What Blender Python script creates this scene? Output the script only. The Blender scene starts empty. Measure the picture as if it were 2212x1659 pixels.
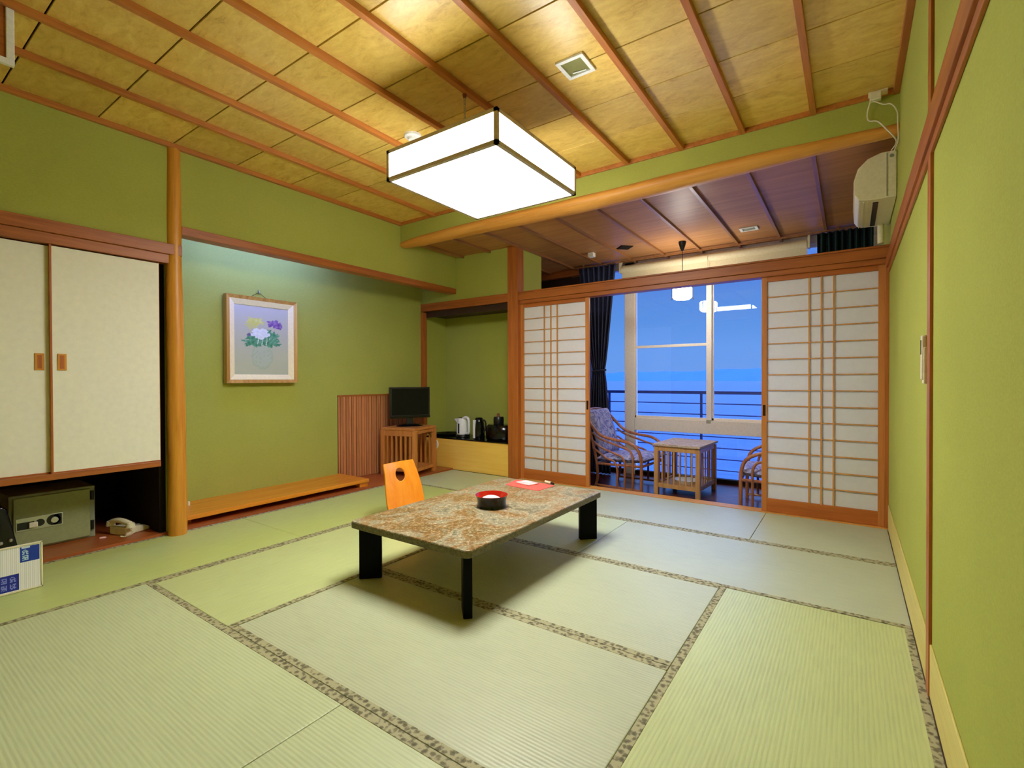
import bpy, bmesh, math, random
from mathutils import Vector, Matrix
random.seed(7)
PI = math.pi
S = bpy.context.scene
COL = S.collection

# ------------------------------------------------------------------ materials
def nt(name):
    m = bpy.data.materials.new(name); m.use_nodes = True
    t = m.node_tree; t.nodes.clear()
    out = t.nodes.new('ShaderNodeOutputMaterial')
    return m, t, out

def srgb(r, g, b):
    f = lambda c: (c/255/12.92) if c/255 <= .04045 else ((c/255+.055)/1.055)**2.4
    return (f(r), f(g), f(b), 1)

def pbsdf(t, out, color=None, rough=.5, spec=.5, metal=0, coat=0):
    p = t.nodes.new('ShaderNodeBsdfPrincipled')
    if color: p.inputs['Base Color'].default_value = color
    p.inputs['Roughness'].default_value = rough
    p.inputs['Specular IOR Level'].default_value = spec
    p.inputs['Metallic'].default_value = metal
    p.inputs['Coat Weight'].default_value = coat
    t.links.new(p.outputs[0], out.inputs[0])
    return p

def coords(t, scale, kind='Object', loc=(0, 0, 0)):
    tc = t.nodes.new('ShaderNodeTexCoord'); mp = t.nodes.new('ShaderNodeMapping')
    mp.inputs['Scale'].default_value = scale; mp.inputs['Location'].default_value = loc
    t.links.new(tc.outputs[kind], mp.inputs[0]); return mp.outputs[0]

def noise(t, vec, scale, detail=4, rough=.55, dist=0):
    n = t.nodes.new('ShaderNodeTexNoise'); n.inputs['Scale'].default_value = scale
    n.inputs['Detail'].default_value = detail; n.inputs['Roughness'].default_value = rough
    n.inputs['Distortion'].default_value = dist
    if vec: t.links.new(vec, n.inputs['Vector'])
    return n.outputs['Fac']

def ramp(t, fac, stops):
    r = t.nodes.new('ShaderNodeValToRGB'); e = r.color_ramp.elements
    while len(e) < len(stops): e.new(.5)
    for el, (p, c) in zip(e, stops): el.position = p; el.color = c
    t.links.new(fac, r.inputs[0]); return r.outputs[0]

def bump(t, p, h, strength=.2, dist=.002):
    b = t.nodes.new('ShaderNodeBump'); b.inputs['Strength'].default_value = strength
    b.inputs['Distance'].default_value = dist
    t.links.new(h, b.inputs['Height']); t.links.new(b.outputs[0], p.inputs['Normal'])

def flat(name, color, rough=.5, spec=.5, metal=0, coat=0, var=.06, nscale=60):
    m, t, out = nt(name); p = pbsdf(t, out, color, rough, spec, metal, coat)
    n = noise(t, coords(t, (1, 1, 1)), nscale, 3)
    lo = tuple(c*(1-var) for c in color[:3])+(1,); hi = tuple(min(1, c*(1+var)) for c in color[:3])+(1,)
    t.links.new(ramp(t, n, [(.3, lo), (.7, hi)]), p.inputs['Base Color'])
    return m

def wood(name, c1, c2, axis='X', rough=.45, scale=1.0, spec=.4, fine=1.0, island=0.0):
    """Straight-grained timber: noise stretched along one axis."""
    m, t, out = nt(name); p = pbsdf(t, out, c1, rough, spec)
    s = {'X': (1.2, 22, 22), 'Y': (22, 1.2, 22), 'Z': (22, 22, 1.2)}[axis]
    v = coords(t, tuple(k*scale for k in s))
    n1 = noise(t, v, 1.0, 5, .6, .6)
    v2 = coords(t, tuple(k*scale*4 for k in s)); n2 = noise(t, v2, 1.5, 2)
    mx = t.nodes.new('ShaderNodeMath'); mx.operation = 'MULTIPLY_ADD'
    t.links.new(n2, mx.inputs[0]); mx.inputs[1].default_value = .35*fine; t.links.new(n1, mx.inputs[2])
    c = ramp(t, mx.outputs[0], [(.35, c2), (.80, c1)])
    if island:
        g = t.nodes.new('ShaderNodeNewGeometry'); hs = t.nodes.new('ShaderNodeHueSaturation')
        mr = t.nodes.new('ShaderNodeMapRange'); mr.inputs[3].default_value = 1-island; mr.inputs[4].default_value = 1+island
        t.links.new(g.outputs['Random Per Island'], mr.inputs[0]); t.links.new(mr.outputs[0], hs.inputs['Value'])
        t.links.new(c, hs.inputs['Color']); c = hs.outputs[0]
    t.links.new(c, p.inputs['Base Color']); bump(t, p, mx.outputs[0], .08, .001)
    return m

def burl(name, c1, c2, c3, rough=.4, spec=.5):
    """Mottled veneer of the ceiling boards."""
    m, t, out = nt(name); p = pbsdf(t, out, c1, rough, spec)
    n1 = noise(t, coords(t, (7, 16, 10)), 1.0, 6, .62, 1.2)
    n2 = noise(t, coords(t, (30, 60, 30)), 1.0, 3, .6, 1.5)
    a = t.nodes.new('ShaderNodeMath'); a.operation = 'MULTIPLY_ADD'
    t.links.new(n2, a.inputs[0]); a.inputs[1].default_value = .4; t.links.new(n1, a.inputs[2])
    c = ramp(t, a.outputs[0], [(.38, c3), (.62, c2), (.9, c1)])
    g = t.nodes.new('ShaderNodeNewGeometry'); hs = t.nodes.new('ShaderNodeHueSaturation')
    mr = t.nodes.new('ShaderNodeMapRange'); mr.inputs[3].default_value = .88; mr.inputs[4].default_value = 1.12
    t.links.new(g.outputs['Random Per Island'], mr.inputs[0]); t.links.new(mr.outputs[0], hs.inputs['Value'])
    t.links.new(c, hs.inputs['Color']); t.links.new(hs.outputs[0], p.inputs['Base Color'])
    return m

def plaster(name, c, var=.1):
    m, t, out = nt(name); p = pbsdf(t, out, c, .9, .15)
    n1 = noise(t, coords(t, (90, 90, 200)), 1.0, 4, .7)
    n2 = noise(t, coords(t, (2, 2, 2)), 1.0, 2)
    a = t.nodes.new('ShaderNodeMath'); a.operation = 'MULTIPLY_ADD'
    t.links.new(n2, a.inputs[0]); a.inputs[1].default_value = .4; t.links.new(n1, a.inputs[2])
    lo = tuple(k*(1-var) for k in c[:3])+(1,); hi = tuple(k*(1+var) for k in c[:3])+(1,)
    t.links.new(ramp(t, a.outputs[0], [(.45, lo), (.95, hi)]), p.inputs['Base Color'])
    bump(t, p, n1, .25, .0015)
    return m

def tatami(name, c, axis):
    """Woven rush: fine ribs running along the given axis."""
    m, t, out = nt(name); p = pbsdf(t, out, c, .42, .62)
    tc = t.nodes.new('ShaderNodeTexCoord'); w = t.nodes.new('ShaderNodeTexWave')
    w.wave_type = 'BANDS'; w.bands_direction = 'Y' if axis == 'X' else 'X'; w.wave_profile = 'SIN'
    w.inputs['Scale'].default_value = 23.5
    w.inputs['Distortion'].default_value = .25; w.inputs['Detail'].default_value = 1; w.inputs['Detail Scale'].default_value = 3
    t.links.new(tc.outputs['Object'], w.inputs['Vector'])
    s = (8, 160, 1) if axis == 'X' else (160, 8, 1)
    n = noise(t, coords(t, s), 1.0, 3, .6)
    n2 = noise(t, coords(t, (2.5, 2.5, 1)), 1.0, 2)
    a = t.nodes.new('ShaderNodeMath'); a.operation = 'MULTIPLY_ADD'
    t.links.new(w.outputs['Fac'], a.inputs[0]); a.inputs[1].default_value = .26; t.links.new(n, a.inputs[2])
    b = t.nodes.new('ShaderNodeMath'); b.operation = 'MULTIPLY_ADD'
    t.links.new(n2, b.inputs[0]); b.inputs[1].default_value = .35; t.links.new(a.outputs[0], b.inputs[2])
    lo = tuple(k*.84 for k in c[:3])+(1,); hi = tuple(min(1, k*1.10) for k in c[:3])+(1,)
    t.links.new(ramp(t, b.outputs[0], [(.38, lo), (.92, hi)]), p.inputs['Base Color'])
    bump(t, p, w.outputs['Fac'], .22, .002)
    return m

def brocade(name):
    m, t, out = nt(name); p = pbsdf(t, out, None, .65, .3)
    v = t.nodes.new('ShaderNodeTexVoronoi'); v.inputs['Scale'].default_value = 48
    tc = t.nodes.new('ShaderNodeTexCoord'); t.links.new(tc.outputs['Object'], v.inputs['Vector'])
    n = noise(t, coords(t, (1, 1, 1)), 70, 3)
    a = t.nodes.new('ShaderNodeMath'); a.operation = 'MULTIPLY_ADD'
    t.links.new(v.outputs['Distance'], a.inputs[0]); a.inputs[1].default_value = .9; t.links.new(n, a.inputs[2])
    t.links.new(ramp(t, a.outputs[0], [(.42, srgb(78, 74, 52)), (.62, srgb(100, 95, 68)), (.80, srgb(116, 110, 80)), (1.0, srgb(172, 166, 128))]), p.inputs['Base Color'])
    return m

def emit(name, color, strength):
    m, t, out = nt(name); e = t.nodes.new('ShaderNodeEmission')
    e.inputs[0].default_value = color; e.inputs[1].default_value = strength
    t.links.new(e.outputs[0], out.inputs[0]); return m

def glass(name, tint=(1, 1, 1, 1), gl=.06):
    m, t, out = nt(name)
    tr = t.nodes.new('ShaderNodeBsdfTransparent'); tr.inputs[0].default_value = tint
    g = t.nodes.new('ShaderNodeBsdfGlossy'); g.inputs['Roughness'].default_value = .02
    lw = t.nodes.new('ShaderNodeFresnel'); lw.inputs[0].default_value = 1.45
    mx = t.nodes.new('ShaderNodeMixShader')
    t.links.new(lw.outputs[0], mx.inputs[0]); t.links.new(tr.outputs[0], mx.inputs[1]); t.links.new(g.outputs[0], mx.inputs[2])
    t.links.new(mx.outputs[0], out.inputs[0]); return m

def painted(name, rough=.6, spec=.3, coat=0):
    m, t, out = nt(name); p = pbsdf(t, out, None, rough, spec, 0, coat)
    a = t.nodes.new('ShaderNodeVertexColor'); a.layer_name = 'Col'
    t.links.new(a.outputs['Color'], p.inputs['Base Color']); return m

def shoji_paper(name):
    m, t, out = nt(name)
    n = noise(t, coords(t, (30, 30, 30)), 1.0, 4)
    c = ramp(t, n, [(.3, srgb(245, 242, 240)), (.7, srgb(248, 246, 244))])
    d = t.nodes.new('ShaderNodeBsdfDiffuse'); tl = t.nodes.new('ShaderNodeBsdfTranslucent'); mx = t.nodes.new('ShaderNodeMixShader')
    mx.inputs[0].default_value = .42
    t.links.new(c, d.inputs[0]); t.links.new(c, tl.inputs[0])
    t.links.new(d.outputs[0], mx.inputs[1]); t.links.new(tl.outputs[0], mx.inputs[2]); t.links.new(mx.outputs[0], out.inputs[0])
    return m

def tabletop(name):
    m, t, out = nt(name); p = pbsdf(t, out, None, .34, .4, 0, .15)
    p.inputs['Coat Roughness'].default_value = .18
    n1 = noise(t, coords(t, (4.6, 3.4, 4)), 1.0, 6, .68, 1.2)
    n2 = noise(t, coords(t, (60, 60, 60)), 1.0, 5, .8, .6)
    c1 = ramp(t, n1, [(.36, srgb(112, 118, 98)), (.45, srgb(182, 178, 152)), (.53, srgb(158, 106, 44)), (.59, srgb(132, 106, 58)), (.67, srgb(182, 178, 154))])
    c2 = ramp(t, n2, [(.40, srgb(46, 34, 16)), (.53, srgb(138, 114, 72)), (.64, srgb(236, 222, 184))])
    mx = t.nodes.new('ShaderNodeMix'); mx.data_type = 'RGBA'; mx.inputs[0].default_value = .5
    t.links.new(c1, mx.inputs[6]); t.links.new(c2, mx.inputs[7]); t.links.new(mx.outputs[2], p.inputs['Base Color'])
    return m

def cloth_pattern(name, a, b, c):
    m, t, out = nt(name); p = pbsdf(t, out, None, .9, .1)
    n = noise(t, coords(t, (14, 14, 14)), 1.0, 4, .6, 2.0)
    t.links.new(ramp(t, n, [(.36, a), (.5, b), (.64, c)]), p.inputs['Base Color']); return m

def sea_mat(name):
    m, t, out = nt(name); p = pbsdf(t, out, srgb(36, 84, 176), .4, .2)
    n = noise(t, coords(t, (.02, .15, 1)), 1.0, 5)
    t.links.new(ramp(t, n, [(.3, srgb(24, 54, 104)), (.7, srgb(36, 70, 124))]), p.inputs['Base Color'])
    n2 = noise(t, coords(t, (.4, .9, 1)), 1.0, 4); bump(t, p, n2, .4, .5)
    return m

M = {}
M['wall'] = plaster('green_plaster', (.405, .425, .088, 1))
M['oak'] = wood('beam_wood_x', srgb(222, 158, 72), srgb(188, 120, 46), 'X')
M['log'] = wood('log_wood_z', srgb(216, 150, 52), srgb(182, 110, 28), 'Z', .4)
M['brown_x'] = wood('brown_wood_x', srgb(176, 100, 44), srgb(134, 66, 24), 'X', .42)
M['brown_y'] = wood('brown_wood_y', srgb(176, 102, 46), srgb(136, 70, 26), 'Y', .42)
M['brown_z'] = wood('brown_wood_z', srgb(182, 104, 44), srgb(144, 72, 26), 'Z', .42)
M['batten'] = wood('batten_wood_y', srgb(196, 122, 56), srgb(150, 84, 32), 'Y', .4)
M['dark_batten'] = wood('dark_batten_y', srgb(160, 108, 64), srgb(122, 76, 42), 'Y', .4)
M['burl'] = burl('ceiling_board_veneer', srgb(236, 203, 108), srgb(220, 181, 88), srgb(186, 142, 58), .33, .7)
M['low_board'] = wood('low_ceiling_board', srgb(186, 132, 84), srgb(152, 102, 60), 'X', .42, .8, .12, 1, .08)
M['dark_gap'] = flat('dark_gap', srgb(40, 24, 10), .9, .1)
M['lattice'] = wood('shoji_wood', srgb(206, 150, 84), srgb(176, 116, 56), 'Z', .5)
M['stile'] = wood('shoji_stile_wood', srgb(198, 126, 60), srgb(166, 94, 38), 'Z', .45)
M['shoji_rail'] = wood('shoji_rail_wood', srgb(186, 104, 42), srgb(150, 76, 26), 'X', .45)
M['paper'] = shoji_paper('shoji_paper')
M['fusuma'] = flat('fusuma_paper', srgb(238, 234, 212), .85, .15, 0, 0, .03, 30)
M['black'] = flat('black_plastic', srgb(18, 18, 20), .35, .5)
M['black_lacquer'] = flat('black_lacquer', srgb(11, 9, 9), .18, .4, 0, .1)
M['leg_black'] = flat('leg_black', srgb(7, 7, 8), .5, .08)
M['red_lacquer'] = flat('red_lacquer', srgb(176, 26, 18), .1, .6, 0, .6)
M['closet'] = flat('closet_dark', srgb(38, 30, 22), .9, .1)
M['tat_x'] = tatami('tatami_rush_x', (.51, .565, .31, 1), 'X')
M['tat_y'] = tatami('tatami_rush_y', (.495, .55, .235, 1), 'Y')
M['tat_yl'] = tatami('tatami_rush_sheen_green', (.485, .56, .18, 1), 'Y')  # same rush toned greener: sheen of the left mats put into its colour
M['tat_xw'] = tatami('tatami_rush_lamp_toned', (.455, .485, .30, 1), 'X')  # same rush toned down: lamp falloff evened out in its colour
M['tat_xb'] = tatami('tatami_rush_window_lit', (.455, .49, .33, 1), 'X')  # same rush, duller and bluer: window light put into its colour
M['heri'] = brocade('mat_border_brocade')
M['subfloor'] = flat('subfloor', srgb(70, 62, 36), .9, .1)
M['tokoita'] = wood('display_board_wood', srgb(230, 146, 38), srgb(208, 118, 22), 'Y', .22, 1, .5)
M['red_floor'] = wood('red_floor_boards', srgb(176, 94, 46), srgb(136, 64, 28), 'Y', .3, 1, .5)
M['ver_floor'] = wood('veranda_floor_boards', srgb(92, 44, 40), srgb(64, 28, 28), 'X', .25, 1, .5)
M['base'] = wood('baseboard_wood', srgb(220, 204, 122), srgb(206, 186, 100), 'Y', .5)
M['lamp'] = emit('lamp_shade_glow', (1, 1, .97, 1), 37.0)
M['lamp_side'] = emit('lamp_side_glow', (1, 1, .97, 1), 22.5)
M['vlamp'] = emit('veranda_lamp_glow', (1, .93, .80, 1), 48.0)
M['tube'] = emit('tube_light_glow', (.13, .21, 1, 1), 112.0)
M['lamp_frame'] = wood('lamp_frame_bloom_grey', srgb(206, 190, 176), srgb(184, 166, 150), 'X', .6)  # brown wood lightened to grey: lamp bloom put into the colour
M['table_top'] = tabletop('low_table_burl')
M['table_edge'] = flat('table_edge_olive', srgb(104, 94, 58), .4, .4, 0, 0, .35, 90)
M['chair_ply'] = wood('moulded_ply', srgb(246, 158, 44), srgb(236, 134, 24), 'Z', .22, .7, .5)
M['steel'] = flat('brushed_steel', srgb(190, 190, 186), .3, .5, .9)
M['safe'] = flat('safe_grey_green', srgb(152, 158, 110), .45, .4)
M['safe_edge'] = flat('safe_edge_grey', srgb(146, 152, 126), .5, .4)
M['cream'] = flat('cream_plastic', srgb(232, 224, 190), .4, .4)
M['white'] = flat('white_plastic', srgb(240, 240, 236), .35, .5)
M['ac'] = flat('air_conditioner_plastic', srgb(226, 218, 190), .42, .4)
M['gold'] = wood('gilt_moulding', srgb(206, 158, 84), srgb(160, 108, 48), 'Z', .35)
M['liner'] = flat('frame_liner', srgb(255, 238, 192), .6, .3)
M['paint'] = painted('painted_picture')
M['print'] = painted('printed_card', .5)
M['slat'] = wood('slat_wood', srgb(208, 138, 88), srgb(164, 98, 56), 'Z', .5, 1.2, .3, 1, .18)
M['stand'] = wood('stand_wood', srgb(200, 132, 66), srgb(168, 98, 42), 'Z', .45)
M['cabinet'] = wood('yellow_cabinet_front', srgb(250, 206, 98), srgb(240, 188, 76), 'X', .5)
M['screen'] = flat('tv_screen', srgb(6, 7, 10), .25, .25)
M['glass'] = glass('window_glass')
M['alu'] = flat('window_frame_cream', srgb(242, 232, 222), .45, .4)
M['curtain'] = flat('dark_curtain_cloth', srgb(60, 64, 92), .9, .1, 0, 0, .2, 80)
M['curtain_green'] = flat('teal_curtain_cloth', srgb(36, 54, 56), .9, .1, 0, 0, .2, 80)
M['blind'] = flat('cream_blind_cloth', srgb(232, 220, 186), .7, .2)
M['rattan'] = wood('rattan_cane', srgb(176, 112, 74), srgb(126, 70, 44), 'Z', .35, 1.5, .5)
M['cushion'] = cloth_pattern('floral_cushion_sky_tint', srgb(96, 100, 168), srgb(156, 160, 214), srgb(196, 196, 222))  # grey-white cloth tinted blue: sky light painted into the pattern colours
M['vt_wood'] = wood('veranda_table_wood', srgb(206, 160, 104), srgb(176, 126, 72), 'Z', .45)
M['vt_top'] = cloth_pattern('woven_table_top', srgb(170, 150, 140), srgb(196, 176, 164), srgb(214, 196, 184))
M['pink'] = flat('coral_cloth', srgb(232, 96, 84), .7, .2)
M['pinkpaper'] = flat('pale_pink_paper', srgb(246, 196, 196), .6, .2)
M['dark_wood'] = wood('dark_wall_wood', srgb(60, 36, 26), srgb(40, 22, 16), 'Z', .5)
M['rail'] = flat('rail_dark_metal', srgb(34, 44, 84), .5, .4)
M['concrete'] = flat('balcony_concrete', srgb(120, 124, 140), .8, .2)
M['sea'] = sea_mat('sea_water')
M['hill'] = flat('far_hills', srgb(62, 96, 150), .95, 0, 0, 0, .06, .01)  # blue haze of distance put into the hill colour
M['cordm'] = flat('white_cord', srgb(226, 216, 196), .5, .3)
M['kettle_red'] = flat('copper_red', srgb(120, 60, 48), .35, .5)
M['reflector'] = flat('reflector_olive', srgb(150, 150, 90), .25, .5, .5)

# ------------------------------------------------------------------ geometry
ORG = {}
class MB:
    def __init__(s): s.b = bmesh.new(); s.colors = None
    def box(s, x0, x1, y0, y1, z0, z1):
        v = [s.b.verts.new(p) for p in ((x0,y0,z0),(x1,y0,z0),(x1,y1,z0),(x0,y1,z0),(x0,y0,z1),(x1,y0,z1),(x1,y1,z1),(x0,y1,z1))]
        for f in ((3,2,1,0),(4,5,6,7),(0,1,5,4),(1,2,6,5),(2,3,7,6),(3,0,4,7)): s.b.faces.new([v[i] for i in f])
        return s
    def obox(s, c, size, rot=0):
        cx, cy, cz = c; a, b, h = (k/2 for k in size); R = Matrix.Rotation(rot, 3, 'Z')
        v = []
        for p in ((-a,-b,-h),(a,-b,-h),(a,b,-h),(-a,b,-h),(-a,-b,h),(a,-b,h),(a,b,h),(-a,b,h)):
            q = R @ Vector(p); v.append(s.b.verts.new((q.x+cx, q.y+cy, q.z+cz)))
        for f in ((3,2,1,0),(4,5,6,7),(0,1,5,4),(1,2,6,5),(2,3,7,6),(3,0,4,7)): s.b.faces.new([v[i] for i in f])
        return s
    def prism(s, pts, axis, a0, a1):
        """pts: 2-D polygon in the two other axes (in xyz order), extruded along axis."""
        def P(p, a):
            return {'X': (a, p[0], p[1]), 'Y': (p[0], a, p[1]), 'Z': (p[0], p[1], a)}[axis]
        A = [s.b.verts.new(P(p, a0)) for p in pts]; B = [s.b.verts.new(P(p, a1)) for p in pts]
        n = len(pts)
        s.b.faces.new(A); s.b.faces.new(B[::-1])
        for i in range(n): s.b.faces.new((A[i], B[i], B[(i+1) % n], A[(i+1) % n]))
        return s
    def tube(s, pts, r, seg=10, cap=True, sy=1.0):
        pts = [Vector(p) for p in pts]; n = len(pts); rr = r if isinstance(r, (list, tuple)) else [r]*n
        rings = []; ref = None
        for i, p in enumerate(pts):
            d = (pts[min(i+1, n-1)] - pts[max(i-1, 0)]).normalized()
            if ref is None:
                ref = Vector((0, 0, 1)) if abs(d.z) < .9 else Vector((1, 0, 0))
            u = (ref - d*ref.dot(d)).normalized(); w = d.cross(u); ref = u
            rings.append([s.b.verts.new(p + (u*math.cos(2*PI*k/seg) + w*math.sin(2*PI*k/seg)*sy)*rr[i]) for k in range(seg)])
        for a, b in zip(rings, rings[1:]):
            for k in range(seg): s.b.faces.new((a[k], a[(k+1) % seg], b[(k+1) % seg], b[k]))
        if cap: s.b.faces.new(rings[0][::-1]); s.b.faces.new(rings[-1])
        return s
    def lathe(s, c, prof, seg=32, sy=1.0):
        cx, cy, cz = c; rings = []
        for r, z in prof:
            if r < 1e-6: rings.append([s.b.verts.new((cx, cy, cz+z))])
            else: rings.append([s.b.verts.new((cx+r*math.cos(2*PI*k/seg), cy+r*sy*math.sin(2*PI*k/seg), cz+z)) for k in range(seg)])
        for a, b in zip(rings, rings[1:]):
            for k in range(seg):
                q = [a[k % len(a)], a[(k+1) % len(a)], b[(k+1) % len(b)], b[k % len(b)]]
                q2 = []
                for v in q:
                    if v not in q2: q2.append(v)
                if len(q2) > 2: s.b.faces.new(q2)
        return s
    def grid(s, fn, nu, nv, thick=None):
        V = [[s.b.verts.new(fn(i/nu, j/nv)) for j in range(nv+1)] for i in range(nu+1)]
        for i in range(nu):
            for j in range(nv): s.b.faces.new((V[i][j], V[i+1][j], V[i+1][j+1], V[i][j+1]))
        return V
    def build(s, name, mat, parent=None, smooth=False, bevel=0, seg=2, solid=0):
        bmesh.ops.recalc_face_normals(s.b, faces=s.b.faces)
        if parent is not None: o0 = ORG[parent]
        else:
            xs = [v.co for v in s.b.verts]
            mn = Vector((min(c.x for c in xs), min(c.y for c in xs), min(c.z for c in xs)))
            mx = Vector((max(c.x for c in xs), max(c.y for c in xs), max(c.z for c in xs)))
            o0 = Vector(((mn.x+mx.x)/2, (mn.y+mx.y)/2, mn.z))
        for v in s.b.verts: v.co -= o0
        me = bpy.data.meshes.new(name); s.b.to_mesh(me); s.b.free()
        if smooth:
            for f in me.polygons: f.use_smooth = True
            me.set_sharp_from_angle(angle=math.radians(40))
        me.materials.append(mat)
        o = bpy.data.objects.new(name, me); COL.objects.link(o)
        if parent is not None: o.parent = parent
        else: o.location = o0
        ORG[o] = o0
        if solid:
            md = o.modifiers.new('Solid', 'SOLIDIFY'); md.thickness = solid; md.offset = 0
        if bevel:
            md = o.modifiers.new('Bevel', 'BEVEL'); md.width = bevel; md.segments = seg; md.limit_method = 'ANGLE'; md.angle_limit = math.radians(40)
        return o

def B(*a): return MB().box(*a)
def tag(o, label, cat, group=None):
    o['label'] = label; o['category'] = cat
    if group: o['group'] = group
    return o
def thing(name, label, cat, loc, rot=0, group=None):
    o = bpy.data.objects.new(name, None); COL.objects.link(o); o.empty_display_size = .1
    o.location = loc; o.rotation_euler = (0, 0, rot); ORG[o] = Vector(loc)
    return tag(o, label, cat, group)
def struct(o, label=None, cat=None):
    o['kind'] = 'structure'
    if label: o['label'] = label
    if cat: o['category'] = cat
    return o
def plabel(o, l): o['label'] = l; return o
def copy_tree(o, parent=None):
    c = o.copy(); COL.objects.link(c)
    if parent is not None: c.parent = parent
    for ch in list(o.children): copy_tree(ch, c)
    return c
def spline(pts, n=8):
    """Catmull-Rom through the points."""
    P = [Vector(p) for p in pts]; P = [P[0]*2-P[1]] + P + [P[-1]*2-P[-2]]; out = []
    for i in range(1, len(P)-2):
        p0, p1, p2, p3 = P[i-1:i+3]
        for k in range(n):
            t = k/n
            out.append(.5*((2*p1) + (p2-p0)*t + (2*p0-5*p1+4*p2-p3)*t*t + (3*p1-p0-3*p2+p3)*t**3))
    out.append(P[-2]); return out

# key planes
XR, XL, XT = .2275, -3.88, -4.44          # right wall, left wall, back wall of the display alcove
YB, YW = 4.386, 5.85                      # shoji plane, window plane
ZC, ZL = 2.73, 2.545                      # main and low ceiling
YF = -.75                                 # wall behind the camera
YD = 3.52                                 # drop wall face

# ------------------------------------------------------------------ the setting
struct(B(-5.3, XR+.2, YF-.1, YB+.02, -.12, -.05).build('floor', M['subfloor']))
mb = MB()
for i in range(14):
    y0 = 4.47+i*.1
    mb.box(-4.3, XR, y0, y0+.0985, -.13, -.10)
struct(mb.build('veranda_floor', M['ver_floor'], bevel=.001))
struct(B(-4.3, XR+.2, 4.45, 6.0, -.2, -.131).build('veranda_subfloor', M['dark_gap']))
struct(B(-4.44, -3.935, 1.5, YB-.0, -.05, .018).build('tokonoma_floor', M['red_floor']))
struct(B(-5.0, -3.935, YF, 1.5, -.05, .018).build('closet_floor', M['red_floor']))

# right wall with its timber
struct(B(XR, XR+.12, YF, 5.95, -.13, 2.9).build('wall_right', M['wall']))
struct(B(XR-.006, XR, YF, YB-.05, 0, .185).build('baseboard_right', M['base'], bevel=.002))
struct(B(XR-.0085, XR-.001, YF, YB-.05, -.001, .010).build('trim_1', M['dark_wood']))
mb = MB(); mb.box(XR-.020, XR, YF, YB-.03, 1.868, 1.957); mb.box(XR-.010, XR, YF, YB-.03, 1.834, 1.868)
struct(mb.build('trim_2', M['brown_y'], bevel=.002))
struct(B(XR-.0095, XR, 2.136, 2.205, 0, ZC).build('trim_3', M['brown_z'], bevel=.001))
struct(B(XR-.03, XR, YF, YD, ZC-.035, ZC).build('trim_4', M['brown_y'], bevel=.002))
# left side: wall over the closet and over the alcove
mb = MB()
mb.box(XL-.08, XL, YF, 1.44, 2.02, 2.8)
mb.box(XL-.08, XL, 1.44, YB, 2.14, 2.8)
struct(mb.build('wall_left', M['wall']))
struct(B(XL-.005, XL+.028, YF, YD, ZC-.033, ZC).build('trim_5', M['batten'], bevel=.002))
struct(B(XL-.09, XL+.010, 1.48, YB-.0, 2.110, 2.172).build('trim_6', M['brown_y'], bevel=.003))
mb = MB(); mb.box(XL-.05, XL+.030, YF, 1.475, 1.955, 2.028); mb.box(XL-.06, XL+.012, YF, 1.40, 1.893, 1.955)
struct(mb.build('trim_7', M['brown_y'], bevel=.003))
# display alcove shell
struct(B(XT-.1, XT, 1.44, 4.95, -.05, 2.7).build('tokonoma_wall', M['wall']))
struct(B(XT, XL-.075, 1.40, 1.44, -.05, 2.7).build('tokonoma_side_wall', M['wall']))
struct(B(XT-.1, XL-.08, 1.44, YB+.1, 2.46, 2.52).build('tokonoma_ceiling', M['low_board']))
struct(B(XT-.014, XT+.05, YB-.03, YB+.03, .018, 1.93).build('trim_8', M['brown_z'], bevel=.003))
# closet shell (dark recess behind the hanging doors)
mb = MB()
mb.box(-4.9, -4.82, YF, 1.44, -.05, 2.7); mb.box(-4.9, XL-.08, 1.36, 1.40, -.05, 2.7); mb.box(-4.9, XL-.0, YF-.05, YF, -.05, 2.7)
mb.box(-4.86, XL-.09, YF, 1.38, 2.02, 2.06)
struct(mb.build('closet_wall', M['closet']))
struct(B(-4.84, XL+.004, YF, 1.345, .494, .531).build('closet_shelf', M['brown_y'], bevel=.003))
# log post at the alcove
n = 26; pts = []; rr = []
for i in range(n):
    z = 0 + 2.70*i/(n-1); pts.append((XL-.012+.004*math.sin(z*2.1), 1.442+.004*math.sin(z*1.7+1), z))
    rr.append(.058-.013*(z/2.7) + .0015*math.sin(z*9) + (.003 if 11 < i < 13 else 0))
struct(MB().tube(pts, rr, 20).build('corner_log_post', M['log'], smooth=True))
# back: wall over the niche, niche, post
mb = MB()
mb.box(XT-.1, -3.09, YB, YB+.08, 1.95, 2.62)
mb.box(XT-.1, -3.0, 4.82, 4.9, -.1, 2.0)
mb.box(-3.09, -3.03, YB+.04, 4.9, -.1, ZL+.02)
mb.box(-3.075, -2.985, YB+.07, 4.888, 1.9, ZL+.02)
struct(mb.build('wall_back', M['wall']))
struct(B(XT-.02, -3.05, YB+.02, 4.85, 1.90, 1.95).build('niche_ceiling', M['dark_wood']))
struct(B(XT-.0, -3.09, YB+.022, YB+.05, 1.868, 1.945).build('niche_header', M['dark_wood']))
struct(B(XT-.012, -3.09, YB-.028, YB+.02, 1.94, 2.034).build('trim_9', M['brown_x'], bevel=.003))
struct(B(-3.094, -2.962, YB-.035, YB+.09, -.05, ZL).build('shoji_post', M['brown_z'], bevel=.004))
mb = MB(); mb.box(-2.962, XR, YB-.02, YB+.12, 1.945, 2.034); mb.box(-2.962, XR, YB+.0, YB+.10, 1.905, 1.945)
mb.box(-2.962, XR, YB-.035, YB+.13, 2.020, 2.034)
struct(mb.build('trim_10', M['brown_x'], bevel=.003))
struct(B(.205, XR, YB-.0, YB+.1, 0, 1.92).build('trim_11', M['brown_z'], bevel=.002))
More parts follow.
